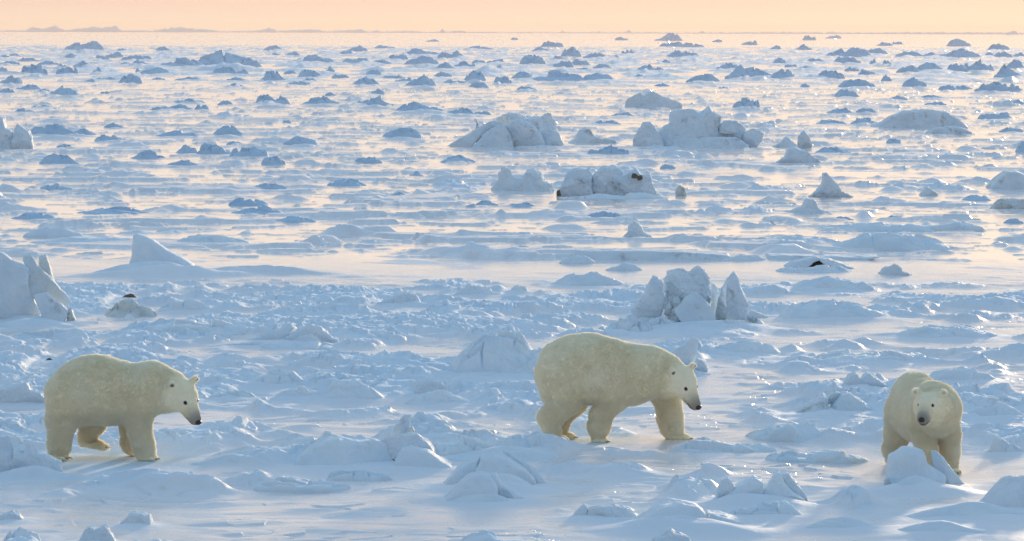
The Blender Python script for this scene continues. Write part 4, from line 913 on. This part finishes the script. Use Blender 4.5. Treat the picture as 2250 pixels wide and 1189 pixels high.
# ---- hummocks scattered to the horizon: (middle, foot row, width, height) of each
FAR = """185 110 84 20;267 112 22 6;356 111 30 10;155 127 30 11;8 125 20 5;30 123 25 6;60 134 50 8;18 142 45 9;105 142 45 9;72 163 50 22;6 158 22 12;145 163 45 17;135 150 20 12;180 147 35 14;215 160 22 14;220 130 35 10;250 126 35 12;300 132 60 12;275 145 40 9;305 142 35 12;303 157 10 8;338 163 60 16;22 184 40 19;58 197 45 12;8 205 40 12;95 202 30 8;140 210 60 22;197 181 24 9;285 182 40 20;230 176 60 7;345 176 30 7;415 176 60 8;525 178 50 9;515 190 35 8;395 146 90 20;490 144 115 34;550 146 45 16;495 163 50 17;530 166 35 14;412 227 60 9;385 240 70 11;345 242 30 8;443 240 30 11;495 230 30 10;50 248 45 10;90 237 40 7;230 205 20 5;
598 110 40 11;604 121 18 6;645 122 28 9;700 137 80 17;725 157 16 12;600 178 48 23;637 162 25 8;680 170 50 18;680 178 25 8;655 186 45 9;750 171 35 9;785 113 40 14;845 106 45 7;760 120 28 9;785 139 70 12;835 141 50 11;873 132 40 13;925 120 70 14;925 142 65 20;990 127 50 16;975 152 38 17;1020 146 40 12;1050 139 30 8;1050 108 65 8;1090 138 40 9;1095 149 15 7;820 165 35 13;803 186 50 18;865 172 45 8;885 180 35 10;925 189 55 26;975 168 35 11;1005 183 60 10;1045 176 40 22;1050 192 40 12;1105 183 35 16;600 230 68 22;705 230 60 18;825 232 70 24;828 207 30 12;725 210 22 8;925 245 95 22;1012 252 50 16;1060 252 35 9;950 91 30 5;
1366 88 25 8;1470 89 45 18;1578 92 20 6;1130 87 15 5;1213 103 45 14;1190 112 40 9;1255 124 35 22;1170 140 50 20;1225 131 30 10;1380 118 25 10;1480 102 50 11;1520 103 50 10;1650 98 30 10;1500 125 70 15;1320 127 70 12;1275 142 42 13;1238 147 40 14;1325 150 40 10;1465 140 25 10;1418 157 35 17;1448 156 25 9;1407 170 18 8;1150 173 45 16;1230 178 95 24;1320 178 65 18;1275 157 45 9;1545 180 65 18;1605 154 50 17;1650 168 80 26;1620 174 50 12;1160 199 50 10;1455 189 30 7;1590 194 20 5;1640 236 50 22;
1779 88 25 11;1834 84 28 8;1766 109 30 13;1705 108 22 9;1945 100 30 8;1973 97 22 6;2108 101 50 17;2226 76 24 9;2200 74 16 5;2195 109 38 14;1870 124 90 20;1860 138 50 15;1925 118 45 13;2000 124 60 12;2058 123 50 9;2115 126 75 20;2175 123 22 9;2205 125 35 12;2240 124 25 10;1714 141 30 15;1795 138 45 10;1920 140 14 11;1950 143 20 12;2040 157 60 20;1997 159 45 16;2105 157 40 18;2150 155 65 26;2222 170 50 30;2230 150 40 20;1722 172 45 21;1772 153 35 9;1740 147 25 7;1827 172 50 18;1872 156 28 9;1905 164 35 13;1885 191 75 18;1862 212 45 16;1948 178 20 15;2013 190 50 20;2083 198 35 12;2118 196 35 9;2185 200 80 20;2240 200 22 12;1770 191 20 8;1975 220 35 8;2050 217 45 9;2060 232 50 9;2230 230 40 9;1845 248 55 12;1905 249 40 12;1695 216 20 6;
115 298 85 26;170 296 60 15;250 280 35 11;240 310 60 13;138 325 28 9;130 360 75 22;325 348 58 18;410 336 42 18;468 342 68 26;545 347 80 23;600 362 45 18;402 367 70 14;390 300 90 14;500 298 60 20;665 320 75 20;630 270 18 7;120 418 70 14;590 415 70 12;515 318 30 8;540 452 75 16;885 302 80 22;810 358 50 14;1005 357 60 15;762 408 72 16;915 387 25 12;1035 456 22 8;1070 452 40 12;875 434 30 9;1330 273 60 9;1367 257 48 10;2190 262 70 14;1830 272 60 8;1900 272 60 14;1835 338 80 14;1965 315 30 12;2225 290 50 10;2250 335 28 26;2150 440 50 12;1690 493 30 7;1855 483 35 7;1965 483 40 8;2228 490 40 10;1467 370 30 10;1150 455 60 10;1330 478 80 14;640 488 90 12;240 470 140 14;560 470 100 18;70 480 90 12"""
far = [tuple(float(v) for v in r.split()) for r in FAR.replace('\n', '').split(';') if r.strip()]
ORD = ['first', 'second', 'third', 'fourth', 'fifth', 'sixth', 'seventh', 'eighth', 'ninth', 'tenth', 'eleventh', 'twelfth', 'thirteenth', 'fourteenth', 'fifteenth', 'sixteenth', 'seventeenth', 'eighteenth', 'nineteenth', 'twentieth']
ROWS = [(0, 97, 'just under the horizon'), (97, 116, 'below the pale far band'), (116, 130, 'in the back row of the dense far belt'), (130, 148, 'in the middle row of the dense far belt'), (148, 162, 'in the front row of the dense far belt'),
        (162, 176, 'where the far belt thins out'), (176, 190, 'just in front of the far belt'), (190, 225, 'on pale ice before the far belt'), (225, 262, 'level with the ridged distant heap'), (262, 310, 'level with the broad distant snow hill'), (310, 380, 'level with the largest distant heaps'), (380, 600, 'between the toothed heap and frozen lead')]
rgf = np.random.default_rng(4)
for a, b, where in ROWS:
    row = sorted([f for f in far if a <= f[1] < b])
    half = (len(row)+1)//2
    for i, (cx, base, w, h) in enumerate(row):
        side = ORD[i] + ' from the left' if i < half else (ORD[len(row)-1-i] + ' from the right')
        shape = 'pointed' if h/w > .46 else ('low' if h/w < .27 else 'rounded')
        st = 'peak' if h/w > .46 else ('low' if h/w < .24 else ('dome', 'peak', 'rag')[int(rgf.integers(3))])
        if base < 330: soft(cx, base+0.4*h, w*2.0, h*.45, .8)
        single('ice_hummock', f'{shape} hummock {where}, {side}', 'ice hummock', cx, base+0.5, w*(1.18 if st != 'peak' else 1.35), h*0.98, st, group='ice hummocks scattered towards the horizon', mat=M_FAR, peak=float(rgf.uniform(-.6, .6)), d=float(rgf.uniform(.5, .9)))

# ---- the faint ridge on the horizon
def horizon_ridge():
    prof = [(-900, 3), (-300, 4), (0, 3), (55, 4), (70, 9), (100, 8), (125, 11), (140, 4), (200, 9), (225, 8), (255, 12), (270, 4), (340, 4), (355, 6), (400, 10), (440, 6), (465, 6), (480, 3), (570, 4), (592, 9), (612, 4), (690, 7), (712, 3), (790, 7), (812, 3), (828, 6), (840, 3), (905, 5), (915, 3), (965, 3), (972, 9), (980, 3), (1010, 5), (1030, 3), (1230, 3), (1235, 6), (1242, 3), (1310, 3), (1315, 6), (1320, 3), (1372, 3), (1380, 7), (1390, 3), (1530, 3), (1540, 6), (1550, 3), (1700, 4), (1950, 4), (2050, 5), (2250, 4), (2600, 4), (3200, 3)]
    pxs = np.arange(-900, 3200, 1.7); hp = np.interp(pxs, *zip(*prof)); hp = hp*(1+0.22*perlin(pxs/9, pxs*0+.5, 7)) + 0.7*perlin(pxs/4, pxs*0+.5, 9)
    Yr = 6600.0; s = Yr/FPX; sec = [(-28, -1.5, 0), (-16, 0, .35), (-7, 0, .85), (0, 0, 1.0), (9, 0, .75), (20, 0, .3), (30, -1.5, 0)]
    V = []
    for px_, h in zip(pxs, hp):
        x = (px_-W0/2)*s
        for j, (dy, z0, k) in enumerate(sec): V.append((x, Yr+dy+14*math.sin(px_*.011), z0 + k*max(h-1.2, 0.8)*s*1.3))
    m = len(sec); n = len(pxs)
    i = np.arange(n-1)[:, None]*m + np.arange(m-1)[None]
    F = np.concatenate([np.stack([i, i+m, i+m+1, i+1], -1).reshape(-1, 4), np.stack([i[:, 0], i[:, 0]+m-1, i[:, 0]+2*m-1, i[:, 0]+m], -1)])
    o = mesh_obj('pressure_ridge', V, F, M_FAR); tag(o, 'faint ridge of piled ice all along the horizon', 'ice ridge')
    bpy.context.view_layer.update()
horizon_ridge()
print('ice', round(time.time()-T0, 1))
build_ground()
def build_haze():
    lo = (-3500, -60, -1.0-1.0); hi = (3500, 9000, 16.0)
    V = [(x, y, z) for z in (lo[2], hi[2]) for y in (lo[1], hi[1]) for x in (lo[0], hi[0])]
    F = [(0, 2, 3, 1), (4, 5, 7, 6), (0, 1, 5, 4), (2, 6, 7, 3), (0, 4, 6, 2), (1, 3, 7, 5)]
    m = bpy.data.materials.new('haze'); m.use_nodes = True; t = m.node_tree; t.nodes.clear()
    o = t.nodes.new('ShaderNodeOutputMaterial'); v = t.nodes.new('ShaderNodeVolumePrincipled'); t.links.new(v.outputs[0], o.inputs['Volume'])
    v.inputs['Color'].default_value = (1.0, 0.87, 0.79, 1); v.inputs['Density'].default_value = 1.35e-4; v.inputs['Anisotropy'].default_value = 0.25
    ob = mesh_obj('haze', V, F, m, smooth=False); tag(ob, 'thin pale haze over the sea ice', kind='stuff')
build_haze()
